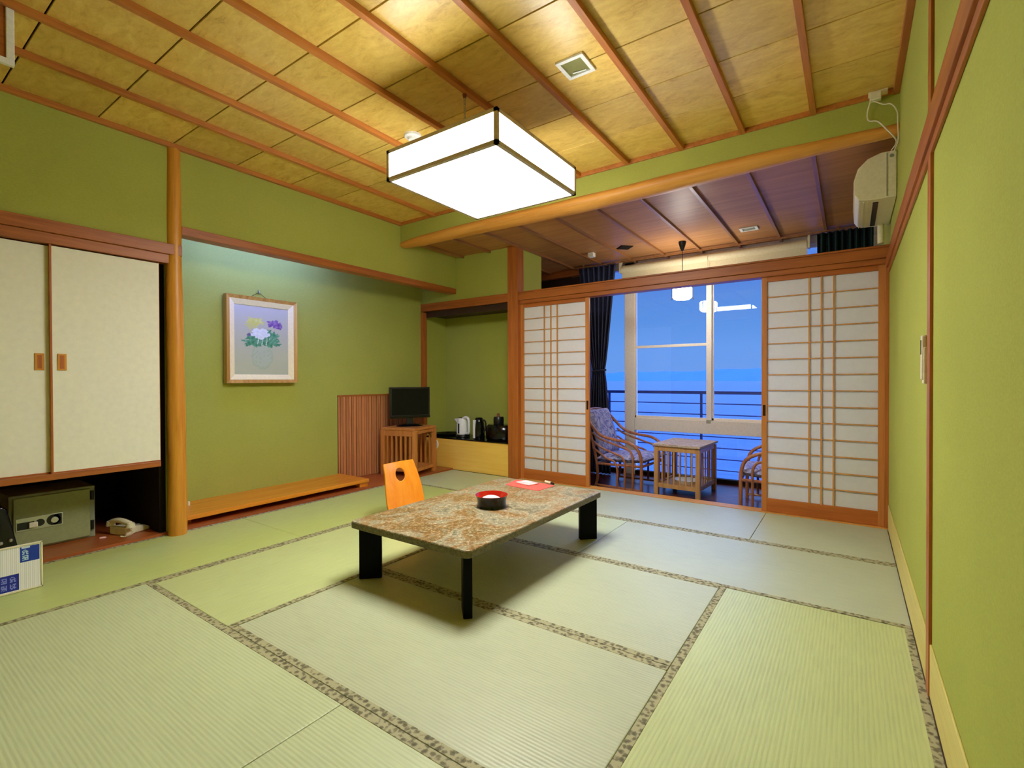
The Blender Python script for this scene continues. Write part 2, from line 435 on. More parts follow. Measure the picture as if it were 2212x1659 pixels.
struct(B(-2.97, XR, YB-.005, YB+.11, -.06, .004).build('threshold', M['oak'], bevel=.002))
# wall behind the camera closes the room
struct(B(-5.0, XR+.1, YF-.1, YF, -.1, 2.85).build('wall_front', M['wall']))

# main ceiling of veneer boards between battens
BX = [XL] + [-3.38+.3985*k for k in range(0, 10)]   # batten centres
BX = sorted([.2275-.005, -.19, -.585, -.98, -1.38, -1.783, -2.18, -2.575, -2.985, -3.385, -3.80])
SY = [-.75, -.24, .18, .60, 1.02, 1.43, 1.853, 2.295, 2.70, 3.09, YD]
mb = MB()
edges = [XL] + BX[1:-1] + [XR]
for i in range(len(edges)-1):
    for j in range(len(SY)-1):
        dy = .012*math.sin(i*5+j*3)
        mb.box(edges[i]+.001, edges[i+1]-.001, SY[j]+.004, SY[j+1]-.004, ZC, ZC+.012)
ceil = struct(mb.build('ceiling', M['burl'], bevel=.0012, seg=1))
B(XL-.1, XR+.1, YF, YD+.02, ZC+.0125, ZC+.05).build('backing', M['dark_gap'], ceil)
for x in BX[1:-1]:
    B(x-.016, x+.016, YF, YD, ZC-.032, ZC).build('batten', M['batten'], ceil, bevel=.002)
# drop wall, log beam, low ceiling
struct(B(XL, XR, YD, YD+.05, 2.53, ZC+.01).build('drop_wall', M['wall']))
struct(B(XL, XR, YD-.018, YD+.0, ZC-.03, ZC).build('trim_12', M['batten'], bevel=.002))
pts = []; rr = []
for i in range(31):
    u = i/30; x = XL + (XR-XL)*u
    pts.append((x, 3.565, 2.508+.006*math.sin(u*9)))
    rr.append(.046+.012*math.sin(PI*u)**1.0 - (.012*(1-u/.07) if u < .07 else 0) - (.014*(u-.75)/.25 if u > .75 else 0) + .0015*math.sin(u*40))
struct(MB().tube(pts, rr, 20, sy=1.55).build('ceiling_beam', M['oak'], smooth=True))
mb = MB(); LX = [-4.0, -3.755, -3.36, -2.965, -2.57, -2.175, -1.78, -1.385, -.99, -.595, -.2, XR]
for a, b in zip(LX, LX[1:]): mb.box(a+.001, b-.001, 3.55, 5.87, ZL, ZL+.012)
lc = struct(mb.build('veranda_ceiling', M['low_board'], bevel=.001, seg=1))
B(-5.0, XR+.1, 3.54, 6.0, ZL+.0125, ZL+.06).build('backing', M['dark_gap'], lc)
for x in LX[1:-1]:
    B(x-.013, x+.013, 3.6, 5.86, ZL-.024, ZL).build('batten', M['dark_batten'], lc, bevel=.0015)
struct(B(-4.3, XR, 5.855, 5.875, ZL-.03, ZL+.01).build('trim_13', M['dark_batten']))
# veranda end walls
mb = MB(); mb.box(-4.3, -4.2, 4.9, 6.0, -.1, ZL); mb.box(-4.3, -3.02, 4.89, 4.93, -.1, ZL); mb.box(-4.3, -2.82, YW, YW+.1, -.13, ZL)
struct(mb.build('veranda_wall', M['dark_wood']))
struct(B(-4.2, -2.74, YW-.10, YW-.03, 2.455, 2.54).build('trim_14', M['brown_x'], bevel=.003))
# roof shell so no daylight leaks in
struct(B(-5.3, XR+.4, YF-.2, 6.0, 2.80, 2.95).build('roof_slab', M['dark_gap']))

# ------------------------------------------------------------------ tatami mats
def mat_(name_label, x0, x1, y0, y1, along, sides, kind=''):
    g = .0015
    t = thing('tatami_mat', name_label, 'straw mat', ((x0+x1)/2, (y0+y1)/2, -.05))
    B(x0+g, x1-g, y0+g, y1-g, -.0495, 0).build('rush_surface', M['tat_'+along.lower()+kind], t, bevel=.003)
    w = .031
    for s in sides:
        if s == 'N': a = (x0+g, x1-g, y1-g-w, y1-g)
        if s == 'S': a = (x0+g, x1-g, y0+g, y0+g+w)
        if s == 'W': a = (x0+g, x0+g+w, y0+g, y1-g)
        if s == 'E': a = (x1-g-w, x1-g, y0+g, y1-g)
        B(*a, -.001, .0016).build('border', M['heri'], t, bevel=.0008, seg=1)
    return t
gx = [XR-.0005, -.554, -1.39, -2.215, -3.075, -3.932]; gy = [4.378, 3.556, 2.685, 1.824, 1.022, .19, -.65]
mat_('half-width straw mat in front of the right shoji screen', gx[1], gx[0], gy[1], gy[0], 'X', 'S', 'b')
mat_('straw mat along the sill of the open shoji doorway', gx[3], gx[1], gy[1], gy[0], 'X', 'S', 'b')
mat_('straw mat in the far corner before the yellow cabinet', gx[5], gx[3], gy[1], gy[0], 'X', 'S')
mat_('second straw mat from the window, reaching the right wall', gx[2], gx[0], gy[2], gy[1], 'X', 'NS', 'b')
mat_('straw mat beyond the orange floor chair, behind the far end of the table', gx[4], gx[2], gy[2], gy[1], 'X', 'NS')
mat_('ribbed straw mat lying lengthwise along the right wall', gx[1], gx[0], gy[4], gy[2], 'Y', 'WE')
mat_('straw mat under the middle of the low table', gx[3], gx[1], gy[3], gy[2], 'X', 'NS', 'w')
mat_('straw mat just in front of the low table', gx[3], gx[1], gy[4], gy[3], 'X', 'NS', 'w')
mat_('straw mat lying lengthwise left of the low table', gx[4], gx[3], gy[4], gy[2], 'Y', 'WE')
mat_('straw mat along the raised alcove board under the painting', gx[5], gx[4], gy[3]+.08, gy[1], 'Y', 'WE', 'l')
mat_('straw mat in front of the safe and the booklet', gx[5], gx[4], gy[5], gy[3]+.08, 'Y', 'WE', 'l')
mat_('nearest straw mat at the bottom left of the floor', gx[4], gx[2], gy[5], gy[4], 'X', 'N')
mat_('nearest straw mat at the bottom centre, with a wide patterned border', gx[2], gx[0], gy[5], gy[4], 'X', 'N')
struct(B(gx[5], gx[0], gy[6], gy[5]-.001, -.0495, 0).build('floor_mat_strip', M['tat_x']))

# ------------------------------------------------------------------ room lamp
lx0, lx1, ly0, ly1, lz0, lz1 = -2.145, -1.37, 1.845, 2.65, 2.2, 2.372
t = thing('pendant_lamp', 'large square white paper pendant lamp hanging over the low table', 'lamp', (-1.757, 2.247, 2.2))
e = .006
B(lx0+e, lx1-e, ly0+e, ly1-e, lz0+.004, lz0+.008).build('bottom_panel', M['lamp'], t)
B(lx0+e, lx1-e, ly0+.004, ly0+.007, lz0+e, lz1-e).build('side_panel', M['lamp_side'], t)
B(lx0+e, lx1-e, ly1-.007, ly1-.004, lz0+e, lz1-e).build('side_panel', M['lamp_side'], t)
B(lx0+.004, lx0+.007, ly0+e, ly1-e, lz0+e, lz1-e).build('side_panel', M['lamp_side'], t)
B(lx1-.007, lx1-.004, ly0+e, ly1-e, lz0+e, lz1-e).build('side_panel', M['lamp_side'], t)
mb = MB(); f = .020
for x in (lx0, lx1-f):
    for y in (ly0, ly1-f): mb.box(x, x+f, y, y+f, lz0, lz1)
for z in (lz0, lz1-f):
    for x in (lx0, lx1-f): mb.box(x, x+f, ly0, ly1, z, z+f)
    for y in (ly0, ly1-f): mb.box(lx0, lx1, y, y+f, z, z+f)
mb.build('frame', M['lamp_frame'], t)
B(lx0+.01, lx1-.01, ly0+.01, ly1-.01, lz1-.008, lz1-.002).build('top_board', M['white'], t)
def chain(mb, p0, p1, r=.0022, L=.022):
    p0 = Vector(p0); p1 = Vector(p1); n = max(1, int((p1-p0).length/(L*.75))); d = (p1-p0)/n
    for i in range(n):
        c = p0 + d*(i+.5); ax = Vector((1, 0, 0)) if i % 2 else Vector((0, 1, 0)); dd = d.normalized()
        mb.tube([c + dd*math.cos(2*PI*k/10)*L*.55 + ax*math.sin(2*PI*k/10)*.006 for k in range(11)], r, 5, False)
mb = MB(); chain(mb, (-1.797, 2.115, 2.698), (-1.797, 2.115, 2.50))
chain(mb, (-1.797, 2.115, 2.50), (-1.85, 2.06, 2.373)); chain(mb, (-1.797, 2.115, 2.50), (-1.745, 2.06, 2.373))
mb.build('chain', M['steel'], t, smooth=True)
mb = MB(); chain(mb, (-1.77, 2.40, 2.698), (-1.77, 2.40, 2.373)); mb.build('chain', M['steel'], t, smooth=True)
MB().lathe((-1.797, 2.115, 2.676), [(0, 0), (.008, .003), (.011, .012), (.013, .022), (0, .022)], 14).build('hook_plate', M['kettle_red'], t, smooth=True)

# ------------------------------------------------------------------ low table
t = thing('low_table', 'low rectangular table with mottled brown top and black legs', 'table', (-1.80, 2.345, 0))
tx0, tx1, ty0, ty1 = -2.222, -1.385, 1.642, 3.048
def rrect(x0, x1, y0, y1, r, n=6):
    out = []
    for cx, cy, a in ((x1-r, y1-r, 0), (x0+r, y1-r, 90), (x0+r, y0+r, 180), (x1-r, y0+r, 270)):
        for k in range(n+1):
            q = math.radians(a+90*k/n); out.append((cx+r*math.cos(q), cy+r*math.sin(q)))
    return out
MB().prism(rrect(tx0, tx1, ty0, ty1, .03), 'Z', .283, .32).build('tabletop', M['table_top'], t, bevel=.004, seg=2)
MB().prism(rrect(tx0-.0015, tx1+.0015, ty0-.0015, ty1+.0015, .0315), 'Z', .2835, .3145).build('edge_band', M['table_edge'], t, bevel=.003)
for x, y, a in ((-1.452, 1.71, -45), (-2.15, 1.725, 45), (-1.46, 2.985, 45), (-2.15, 2.985, -45)):
    MB().obox((x, y, .1420), (.118, .042, .281), math.radians(a)).build('leg', M['leg_black'], t, bevel=.004)

# things on the table
t = thing('lacquer_bowl', 'round lacquer bowl, red inside and black outside, on the low table', 'bowl', (-1.765, 2.312, .32))
MB().lathe((-1.765, 2.312, .32), [(0, .004), (.078, .004), (.084, 0), (.090, .003), (.086, .02), (.087, .045), (.096, .070), (.099, .0725)], 48).build('outer_shell', M['black_lacquer'], t, smooth=True)
MB().lathe((-1.765, 2.312, .32), [(.099, .0725), (.0965, .0735), (.091, .064), (.082, .042), (.075, .018), (.06, .011), (0, .010)], 48).build('lining', M['red_lacquer'], t, smooth=True)
tag(MB().lathe((-1.768, 2.315, .331), [(0, 0), (.066, .001), (.068, .018), (.058, .040), (.036, .050), (0, .052)], 28, .8).build('wrapped_sweet', M['white'], smooth=True), 'white wrapped sweet inside the red lacquer bowl', 'sweet')
mb = MB(); mb.prism([(-2.045, 2.845), (-1.985, 2.83), (-1.745, 2.81), (-1.735, 3.01), (-1.87, 3.035), (-2.075, 3.03)], 'Z', .3202, .3235)
tag(mb.build('coral_folder', M['pink'], bevel=.001), 'flat coral red cloth on the far end of the low table', 'cloth')
t = thing('paper_packet', 'pale pink paper packet lying on the coral cloth', 'packet', (-1.93, 2.95, .3237))
MB().obox((-1.93, 2.955, .3285), (.14, .10, .009), -.25).build('sleeve', M['pinkpaper'], t, bevel=.003)
MB().obox((-1.935, 2.96, .334), (.075, .05, .0022), -.25).build('white_panel', M['white'], t)
t = thing('rolled_card', 'small cream roll with black tip beside the coral cloth', 'card', (-1.79, 3.035, .32))
MB().tube([(-1.83, 3.046, .334), (-1.77, 3.026, .334)], .0095, 12).build('roll', M['cream'], t, smooth=True)
MB().tube([(-1.77, 3.026, .334), (-1.745, 3.018, .332)], .008, 12).build('tip', M['black'], t, smooth=True)

# ------------------------------------------------------------------ legless chair
t = thing('floor_chair', 'legless orange plywood floor chair with a round hole in its back', 'chair', (-2.72, 2.63, 0))
def chair_sheet(name, prof, halfw, hole=None):
    """prof: list of (x,z); halfw: list of half widths; a curved plywood sheet with optional hole through it."""
    mb = MB(); nu, nv = 110, 72
    P = spline([(p[0], 0, p[1]) for p in prof], 11); H = spline([(h, 0, 0) for h in halfw], 11)
    def at(u, v):
        k = u*(len(P)-1); i = min(int(k), len(P)-2); f = k-i
        p = P[i].lerp(P[i+1], f); h = H[i].lerp(H[i+1], f).x
        w = (v-.5)*2
        bow = .018*(w*w)
        return Vector((p.x+bow, 2.63+w*h, p.z))
    V = mb.grid(at, nu, nv)
    if hole:
        cy, cz, r = hole
        kill = [fc for fc in mb.b.faces if (fc.calc_center_median().y-cy)**2+(fc.calc_center_median().z-cz)**2 < r*r]
        bmesh.ops.delete(mb.b, geom=kill, context='FACES')
        for v in [v for v in mb.b.verts if v.is_boundary and (v.co.y-cy)**2+(v.co.z-cz)**2 < (r*1.6)**2]:
            d = Vector((v.co.y-cy, v.co.z-cz)); d = d.normalized()*r; v.co.y = cy+d.x; v.co.z = cz+d.y
    return mb.build(name, M['chair_ply'], t, smooth=True, solid=.012, bevel=0)
chair_sheet('backrest', [(-2.955, .432), (-2.925, .36), (-2.890, .24), (-2.868, .14), (-2.84, .05), (-2.78, .018)],
            [.152, .163, .182, .188, .182, .175], (2.628, .335, .049))
chair_sheet('seat', [(-2.80, .020), (-2.72, .010), (-2.60, .012), (-2.45, .022), (-2.40, .026)], [.18, .195, .205, .20, .185])

# ------------------------------------------------------------------ hanging closet doors
def fusuma(label, y0, y1, x, hy):
    t = thing('fusuma_door', label, 'sliding door', (x, (y0+y1)/2, .531))
    B(x-.022, x-.002, y0+.009, y1-.003, .538, 1.885).build('panel', M['fusuma'], t, bevel=.001)
    mb = MB()
    mb.box(x-.024, x, y0, y0+.010, .531, 1.893); mb.box(x-.024, x-.003, y1-.004, y1, .531, 1.893)
    mb.box(x-.024, x-.001, y0, y1, .531, .539)
    mb.build('edge_frame', M['brown_z'], t, bevel=.001)
    hd = B(x-.004, x+.003, hy-.021, hy+.021, 1.145, 1.245).build('finger_pull', M['log'], t, bevel=.002)
    B(x+.001, x+.0038, hy-.010, hy+.010, 1.155, 1.235).build('recess', M['brown_z'], hd)
fusuma('cream paper closet door left of the dark gap seam, cut by the photo edge', -.10, .795, XL-.030, .748)
fusuma('cream paper closet door next to the log post', .790, 1.347, XL-.004, .842)
fusuma('closed cream closet door nearest the camera', -.745, -.10, XL-.004, -.2)

# safe
sx, sy0, sy1 = -4.225, .665, 1.082
t = thing('safe', 'grey-green steel safe standing under the closet doors', 'safe', (-4.4, .87, .018))
B(-4.60, sx-.018, sy0, sy1, .018, .368).build('body', M['safe_edge'], t, bevel=.006)
d = B(sx-.018, sx, sy0+.018, sy1-.03, .034, .352).build('door', M['safe'], t, bevel=.004)
for z in (.075, .275):
    MB().tube([(sx-.008, sy1-.018, z), (sx-.008, sy1-.018, z+.06)], .010, 12).build('hinge', M['black'], t, smooth=True)
pl = B(sx, sx+.004, .692, .912, .145, .225).build('lock_plate', M['steel'], d, bevel=.001)
def disc(mb, x, cy, cz, r, th, seg=24, sy=1.0):
    P = [(cy+r*sy*math.cos(2*PI*k/seg), cz+r*math.sin(2*PI*k/seg)) for k in range(seg)]; mb.prism(P, 'X', x, x+th)
mb = MB(); disc(mb, sx+.004, .866, .187, .034, .003); mb.box(sx+.004, sx+.007, .866, .905, .153, .221); mb.build('dial_ring', M['black'], d)
mb = MB(); disc(mb, sx+.007, .868, .187, .019, .014); mb.build('dial', M['steel'], d, bevel=.002)
mb = MB(); mb.box(sx+.004, sx+.007, .698, .775, .156, .2); disc(mb, sx+.004, .802, .184, .022, .003); mb.build('handle_recess', M['black'], d)
mb = MB(); mb.box(sx+.007, sx+.022, .748, .79, .160, .196); mb.build('handle', M['cream'], d, bevel=.006)

# telephone
t = thing('telephone', 'cream telephone with its handset on the floor beside the safe', 'telephone', (-4.15, 1.23, .018), .35)
mb = MB(); mb.prism([(1.175, .018), (1.345, .018), (1.345, .04), (1.30, .062), (1.175, .074)], 'X', -4.235, -4.085)
mb.build('body', M['cream'], t, bevel=.008, seg=3)
mb = MB()
mb.tube(spline([(-4.25, 1.195, .098), (-4.16, 1.19, .116), (-4.07, 1.195, .098)], 6), [.016, .017, .018, .018, .018, .018, .018, .018, .018, .018, .018, .017, .016], 12)
mb.tube([(-4.25, 1.195, .104), (-4.25, 1.195, .072)], [.022, .027], 14); mb.tube([(-4.07, 1.195, .104), (-4.07, 1.195, .072)], [.022, .027], 14)
mb.build('handset', M['cream'], t, smooth=True)
mb = MB()
for r in range(4):
    for c in range(3): mb.box(-4.20+c*.026, -4.182+c*.026, 1.245+r*.018, 1.257+r*.018, .055, .074-.004*r)
mb.build('keypad', M['white'], t)
pts = []
for k in range(140):
    u = k/139; a = u*2*PI*17; y = 1.18-.02*u+.02*math.sin(u*5); x = -4.06+.05*math.sin(u*4)
    pts.append((x+.006*math.cos(a)+.02*u, y-.07*math.sin(u*PI)*.5+.006*math.sin(a), .030+.05*(1-u)**2))
MB().tube(pts, .0022, 5).build('coiled_cord', M['cream'], t, smooth=True)
tag(MB().tube([(-4.13, 1.075, .026), (-4.12, 1.10, .026), (-4.117, 1.108, .026)], [.007, .007, .003], 8).build('pen', M['pinkpaper'], smooth=True), 'short pale pink pen on the floor between safe and telephone', 'pen')
# black bag leaning at the left edge
t = thing('black_bag', 'shiny black bag leaning against the left of the safe', 'bag', (-4.02, .60, .018))
mb = MB(); mb.prism([(.46, .019), (.688, .019), (.682, .05), (.645, .25), (.628, .33), (.612, .352), (.46, .352)], 'X', -4.13, -4.04)
mb.build('body', M['black_lacquer'], t, bevel=.012, seg=3, smooth=True)
MB().tube(spline([(-4.085, .50, .350), (-4.085, .51, .40), (-4.085, .57, .405), (-4.085, .59, .348)], 6), .006, 8).build('strap', M['black'], t, smooth=True)
for y, z in ((.600, .140), (.640, .148)): MB().lathe((-4.036, y, z), [(0, -.011), (.008, -.008), (.011, 0), (.008, .008), (0, .011)], 12).build('metal_stud', M['steel'], t, smooth=True)

# information card standing on the mat
t = thing('booklet_stand', 'white framed information card with two blue blocks standing on the mat', 'card', (-3.50, .55, .002), 0)
bx = -3.49
B(bx-.012, bx-.002, .43, .672, .003, .240).build('board', M['white'], t, bevel=.002)
def paint_grid(name, x, y0, y1, z0, z1, ny, nz, fn, mat, parent):
    mb = MB(); lay = mb.b.loops.layers.color.new('Col')
    V = [[mb.b.verts.new((x, y0+(y1-y0)*i/ny, z0+(z1-z0)*j/nz)) for j in range(nz+1)] for i in range(ny+1)]
    for i in range(ny):
        for j in range(nz):
            f = mb.b.faces.new((V[i][j], V[i+1][j], V[i+1][j+1], V[i][j+1]))
            for l in f.loops:
                u = (l.vert.co.y-y0)/(y1-y0); v = (l.vert.co.z-z0)/(z1-z0)
                c = fn(u, v) if fn.__name__ != 'face_fn' else fn((i+.5)/ny, (j+.5)/nz)
                l[lay] = c
    return mb.build(name, mat, parent)
def S3(r, g, b): return (r/255, g/255, b/255, 1)
GLY = ["1111101001111110010111111", "0110010010111110101011011", "1110110101111110101110101", "1011111010101101111101010"]
def face_fn(u, v):
    # sheet: blue block top right, blue block bottom left, thin columns of print
    blue = S3(34, 62, 158)
    def glyph(a, b, g):
        i = int(a*5); j = int((1-b)*5)
        return 0 <= i < 5 and 0 <= j < 5 and GLY[g][j*5+i] == '1'
    if u > .655 and u < .975 and v > .62 and v < .97:
        a = (u-.655)/.32; b = (v-.62)/.35
        if .12 < a < .42 and .12 < b < .42 and glyph((a-.12)/.3, (b-.12)/.3, 0): return S3(170, 205, 225)
        if .12 < a < .42 and .50 < b < .80 and glyph((a-.12)/.3, (b-.5)/.3, 1): return S3(170, 205, 225)
        if .08 < a < .5 and b > .88: return S3(200, 215, 235)
        return blue
    if u > .30 and u < .635 and v > .02 and v < .39:
        a = (u-.30)/.335; b = (v-.02)/.37
        for gi, (p, q) in enumerate(((.15, .55), (.58, .55), (.15, .1), (.58, .1))):
            if p < a < p+.28 and q < b < q+.32 and glyph((a-p)/.28, (b-q)/.32, gi): return S3(130, 140, 220)
        return S3(36, 46, 150)
    if (int(u*64) % 2 == 0): return S3(230, 229, 226)
    return S3(248, 247, 244)
paint_grid('printed_sheet', bx-.0012, .436, .666, .009, .234, 110, 100, face_fn, M['print'], t)
mb = MB()
for a in ((.43, .672, .003, .009), (.43, .672, .234, .240)): mb.box(bx-.003, bx+.003, a[0], a[1], a[2], a[3])
for a in ((.43, .436), (.666, .672)): mb.box(bx-.003, bx+.003, a[0], a[1], .003, .240)
mb.build('edge_frame', M['cream'], t)
mb = MB(); mb.prism([(bx-.012, .003), (bx-.09, .003), (bx-.085, .008), (bx-.012, .16)], 'Y', .50, .504); mb.build('easel_back', M['white'], t)

# ------------------------------------------------------------------ alcove contents
t = thing('display_board', 'long polished orange board raised along the alcove floor', 'board', (-4.19, 2.33, .018))
B(XT, -3.955, 1.50, 3.16, .062, .094).build('plank', M['tokoita'], t, bevel=.004)
B(XT, -3.975, 3.06, 3.16, .018, .062).build('end_block', M['tokoita'], t, bevel=.002)
B(XT, -4.06, 1.50, 1.60, .018, .062).build('end_block', M['tokoita'], t, bevel=.002)
tag(MB().lathe((-4.29, 1.672, .094), [(0, 0), (.010, 0), (.010, .028), (.006, .034), (0, .034)], 12).build('cream_peg', M['cream'], smooth=True), 'tiny cream peg on the orange board beside the log post', 'peg')

# painting
t = thing('framed_painting', 'framed painting of yellow, purple and white flowers on the alcove wall', 'painting', (XT+.03, 2.32, 1.06))
py0, py1, pz0, pz1 = 2.004, 2.648, 1.060, 1.830
px0 = XT+.010; px1 = XT+.074
def frame_ring(mb, y0, y1, z0, z1, w, xa, xb, xin):
    for (a, b, c, d) in (((y0, z0), (y1, z0), (y1-w, z0+w), (y0+w, z0+w)), ((y1, z0), (y1, z1), (y1-w, z1-w), (y1-w, z0+w)),
                         ((y1, z1), (y0, z1), (y0+w, z1-w), (y1-w, z1-w)), ((y0, z1), (y0, z0), (y0+w, z0+w), (y0+w, z1-w))):
        L = [(xa, *a), (xa, *b), (xb, *b), (xb, *a)]; K = [(xa, *d), (xa, *c), (xin, *c), (xin, *d)]
        v = [mb.b.verts.new(p) for p in L+K]
        for q in ((0,1,2,3), (4,7,6,5), (3,2,6,7), (0,4,5,1), (0,3,7,4), (1,5,6,2)): mb.b.faces.new([v[i] for i in q])
mb = MB(); frame_ring(mb, py0, py1, pz0, pz1, .030, px0, px1, px1-.012); mb.build('moulding', M['gold'], t)
mb = MB(); frame_ring(mb, py0+.030, py1-.030, pz0+.030, pz1-.030, .046, px0+.02, px1-.012, px1-.030); mb.build('liner', M['liner'], t)
import math as _m
def blob(u, v, cx, cy, rx, ry, seed, amp=.25):
    a = _m.atan2((v-cy)/ry, (u-cx)/rx); r = _m.hypot((u-cx)/rx, (v-cy)/ry)
    e = 1 + amp*(_m.sin(a*5+seed)*.5 + _m.sin(a*9+seed*2.3)*.35 + _m.sin(a*14+seed*.7)*.25)
    return r/e
def mixc(a, b, k): return tuple(a[i]*(1-k)+b[i]*k for i in range(3))+(1,)
def picture(u, v):
    bg = mixc(S3(186, 190, 164), S3(192, 190, 186), min(1, max(0, v*1.2-.2)))
    c = bg; w = .5+.5*_m.sin(u*47+_m.sin(v*31)*2)*_m.sin(v*53+_m.sin(u*23)*2)
    r = blob(u, v, .50, .27, .20, .19, 2, .08)
    if .86 < r < 1.0 or (r < .86 and w > .75): c = mixc(c, S3(168, 184, 156), .7)
    elif r < .86: c = mixc(c, S3(176, 192, 176), .6)
    for (cx, cy, rx, ry, sd) in ((.34, .46, .17, .05, 1), (.66, .47, .18, .055, 4), (.5, .50, .22, .06, 2), (.72, .57, .09, .06, 6), (.30, .53, .09, .04, 3), (.6, .61, .1, .05, 8)):
        if blob(u, v, cx, cy, rx, ry, sd, .45) < 1: c = mixc(S3(58, 128, 92), S3(110, 168, 140), w)
    if blob(u, v, .37, .77, .15, .055, 3, .3) < 1: c = mixc(S3(206, 206, 104), S3(218, 216, 150), w)
    if blob(u, v, .31, .71, .10, .05, 5, .4) < 1: c = mixc(c, S3(208, 206, 120), .8)
    if blob(u, v, .73, .755, .13, .055, 1.5, .35) < 1: c = mixc(S3(112, 76, 152), S3(160, 130, 190), w)
    if blob(u, v, .82, .72, .06, .04, 7, .4) < 1: c = mixc(S3(100, 64, 140), S3(150, 120, 184), w)
    if blob(u, v, .26, .575, .035, .022, 1, .3) < 1: c = S3(110, 100, 140)
    r = blob(u, v, .47, .60, .165, .075, 9, .22)
    if r < 1: c = mixc(S3(236, 240, 246), S3(212, 220, 232), w*.8 if r < .85 else .1)
    for sx_ in (.42, .5, .58):
        if abs(u-sx_-.01*_m.sin(v*40)) < .007 and .44 < v < .54: c = S3(214, 226, 216)
    return c
paint_grid('canvas', px1-.034, py0+.074, py1-.074, pz0+.074, pz1-.074, 90, 110, picture, M['paint'], t)
B(px0, px0+.006, py0+.02, py1-.02, pz0+.02, pz1-.02).build('backing', M['dark_gap'], t)
mb = MB(); mb.tube([(XT+.012, 2.23, 1.83), (XT+.010, 2.312, 1.885), (XT+.012, 2.39, 1.83)], .0022, 6)
mb.build('hanging_cord', M['black'], t)
mb = MB(); mb.tube(spline([(XT, 2.312, 1.905), (XT+.016, 2.312, 1.895), (XT+.02, 2.312, 1.88), (XT+.01, 2.312, 1.872)], 4), .0045, 8)
tag(mb.build('picture_hook', M['steel'], smooth=True), 'small metal hook the framed painting hangs from', 'hook')

# tube light hidden behind the alcove lintel
t = thing('ceiling_tube_light', 'cool white tube light behind the alcove lintel', 'lamp', (XL-.115, 2.35, 2.26))
MB().tube([(XL-.135, 1.62, 2.30), (XL-.135, 2.85, 2.30)], .014, 12).build('tube', M['tube'], t, smooth=True)
mb = MB(); mb.box(XL-.125, XL-.09, 1.58, 2.89, 2.325, 2.37); mb.box(XL-.12, XL-.095, 1.9, 1.95, 2.36, 2.46); mb.box(XL-.12, XL-.095, 2.5, 2.55, 2.36, 2.46); mb.box(XL-.15, XL-.105, 1.58, 1.615, 2.28, 2.37); mb.box(XL-.15, XL-.105, 2.855, 2.89, 2.28, 2.37)
mb.build('holder', M['white'], t)

# slatted wainscot in the alcove
t = thing('slat_panel', 'reddish slatted wooden panel on the alcove wall behind the television', 'panel', (XT+.01, 3.75, .02))
B(XT, XT+.004, 3.14, 4.352, .02, .905).build('backing', M['dark_wood'], t)
mb = MB(); y = 3.145; k = 0
while y < 4.345:
    w = .030 if k % 5 else .018
    mb.box(XT+.004, XT+.009+(.003 if k % 2 else 0), y, y+w, .02, .905); y += w+.006; k += 1
mb.build('slats', M['slat'], t, bevel=.0015, seg=1)
B(XT, XT+.015, 3.135, 4.355, .905, .923).build('cap_rail', M['brown_y'], t, bevel=.002)

# television stand
th = math.radians(13.5)
t = thing('television_stand', 'square wooden stand with slatted sides carrying the television', 'stand', (-4.152, 3.882, .018), th)
cx, cy = -4.152, 3.882; hs = .205; H = .552
B(cx-hs-.018, cx+hs+.018, cy-hs-.018, cy+hs+.018, H-.026, H).build('top', M['stand'], t, bevel=.003)
for a in (-1, 1):
    for b in (-1, 1):
        B(cx+a*hs-.023, cx+a*hs+.023, cy+b*hs-.023, cy+b*hs+.023, .018, H-.026).build('leg', M['stand'], t, bevel=.003)
for b in (-1, 1):
    for z0_, z1_ in ((.46, H-.026), (.07, .105)): B(cx-hs, cx+hs, cy+b*hs-.010, cy+b*hs+.010, z0_, z1_).build('rail', M['stand'], t, bevel=.002)
    for z0_, z1_ in ((.46 if b < 0 else .485, H-.026), (.07, .105)): B(cx+b*hs-.01, cx+b*hs+.01, cy-hs, cy+hs, z0_, z1_).build('rail', M['stand'], t, bevel=.002)
mb = MB()
for b in (-1, 1):
    for k in range(6):
        x = cx-hs+.055+k*.06; mb.box(x-.010, x+.010, cy+b*hs-.007, cy+b*hs+.007, .1, .47)
for k in range(6):
    y = cy-hs+.055+k*.06; mb.box(cx-hs-.007, cx-hs+.007, y-.010, y+.010, .1, .47)
mb.build('slats', M['stand'], t, bevel=.001, seg=1)
B(cx-hs, cx+hs, cy-hs, cy+hs, .085, .10).build('shelf', M['stand'], t)
# television
ta = math.radians(-64.5)
t = thing('television', 'small black flat television on the wooden stand', 'television', (-4.165, 3.905, .552), math.radians(-115.5))
tcx, tcy = -4.165, 3.905
def tvb(a0, a1, d0, d1, z0, z1): return B(tcx+a0, tcx+a1, tcy+d0, tcy+d1, z0, z1)
tvb(-.235, .235, -.028, .028, .645, 1.0).build('housing', M['black'], t, bevel=.006)
tvb(-.215, .215, .028, .0305, .682, .982).build('screen', M['screen'], t)
tvb(-.235, .235, .026, .034, .645, .672).build('speaker_bar', M['black_lacquer'], t, bevel=.003)
tvb(-.04, .04, -.02, .01, .575, .66).build('neck', M['black'], t, bevel=.004)
MB().lathe((tcx, tcy, .552), [(0, 0), (.155, 0), (.155, .008), (.13, .02), (.05, .028), (0, .028)], 32, .62).build('foot', M['black_lacquer'], t, smooth=True)

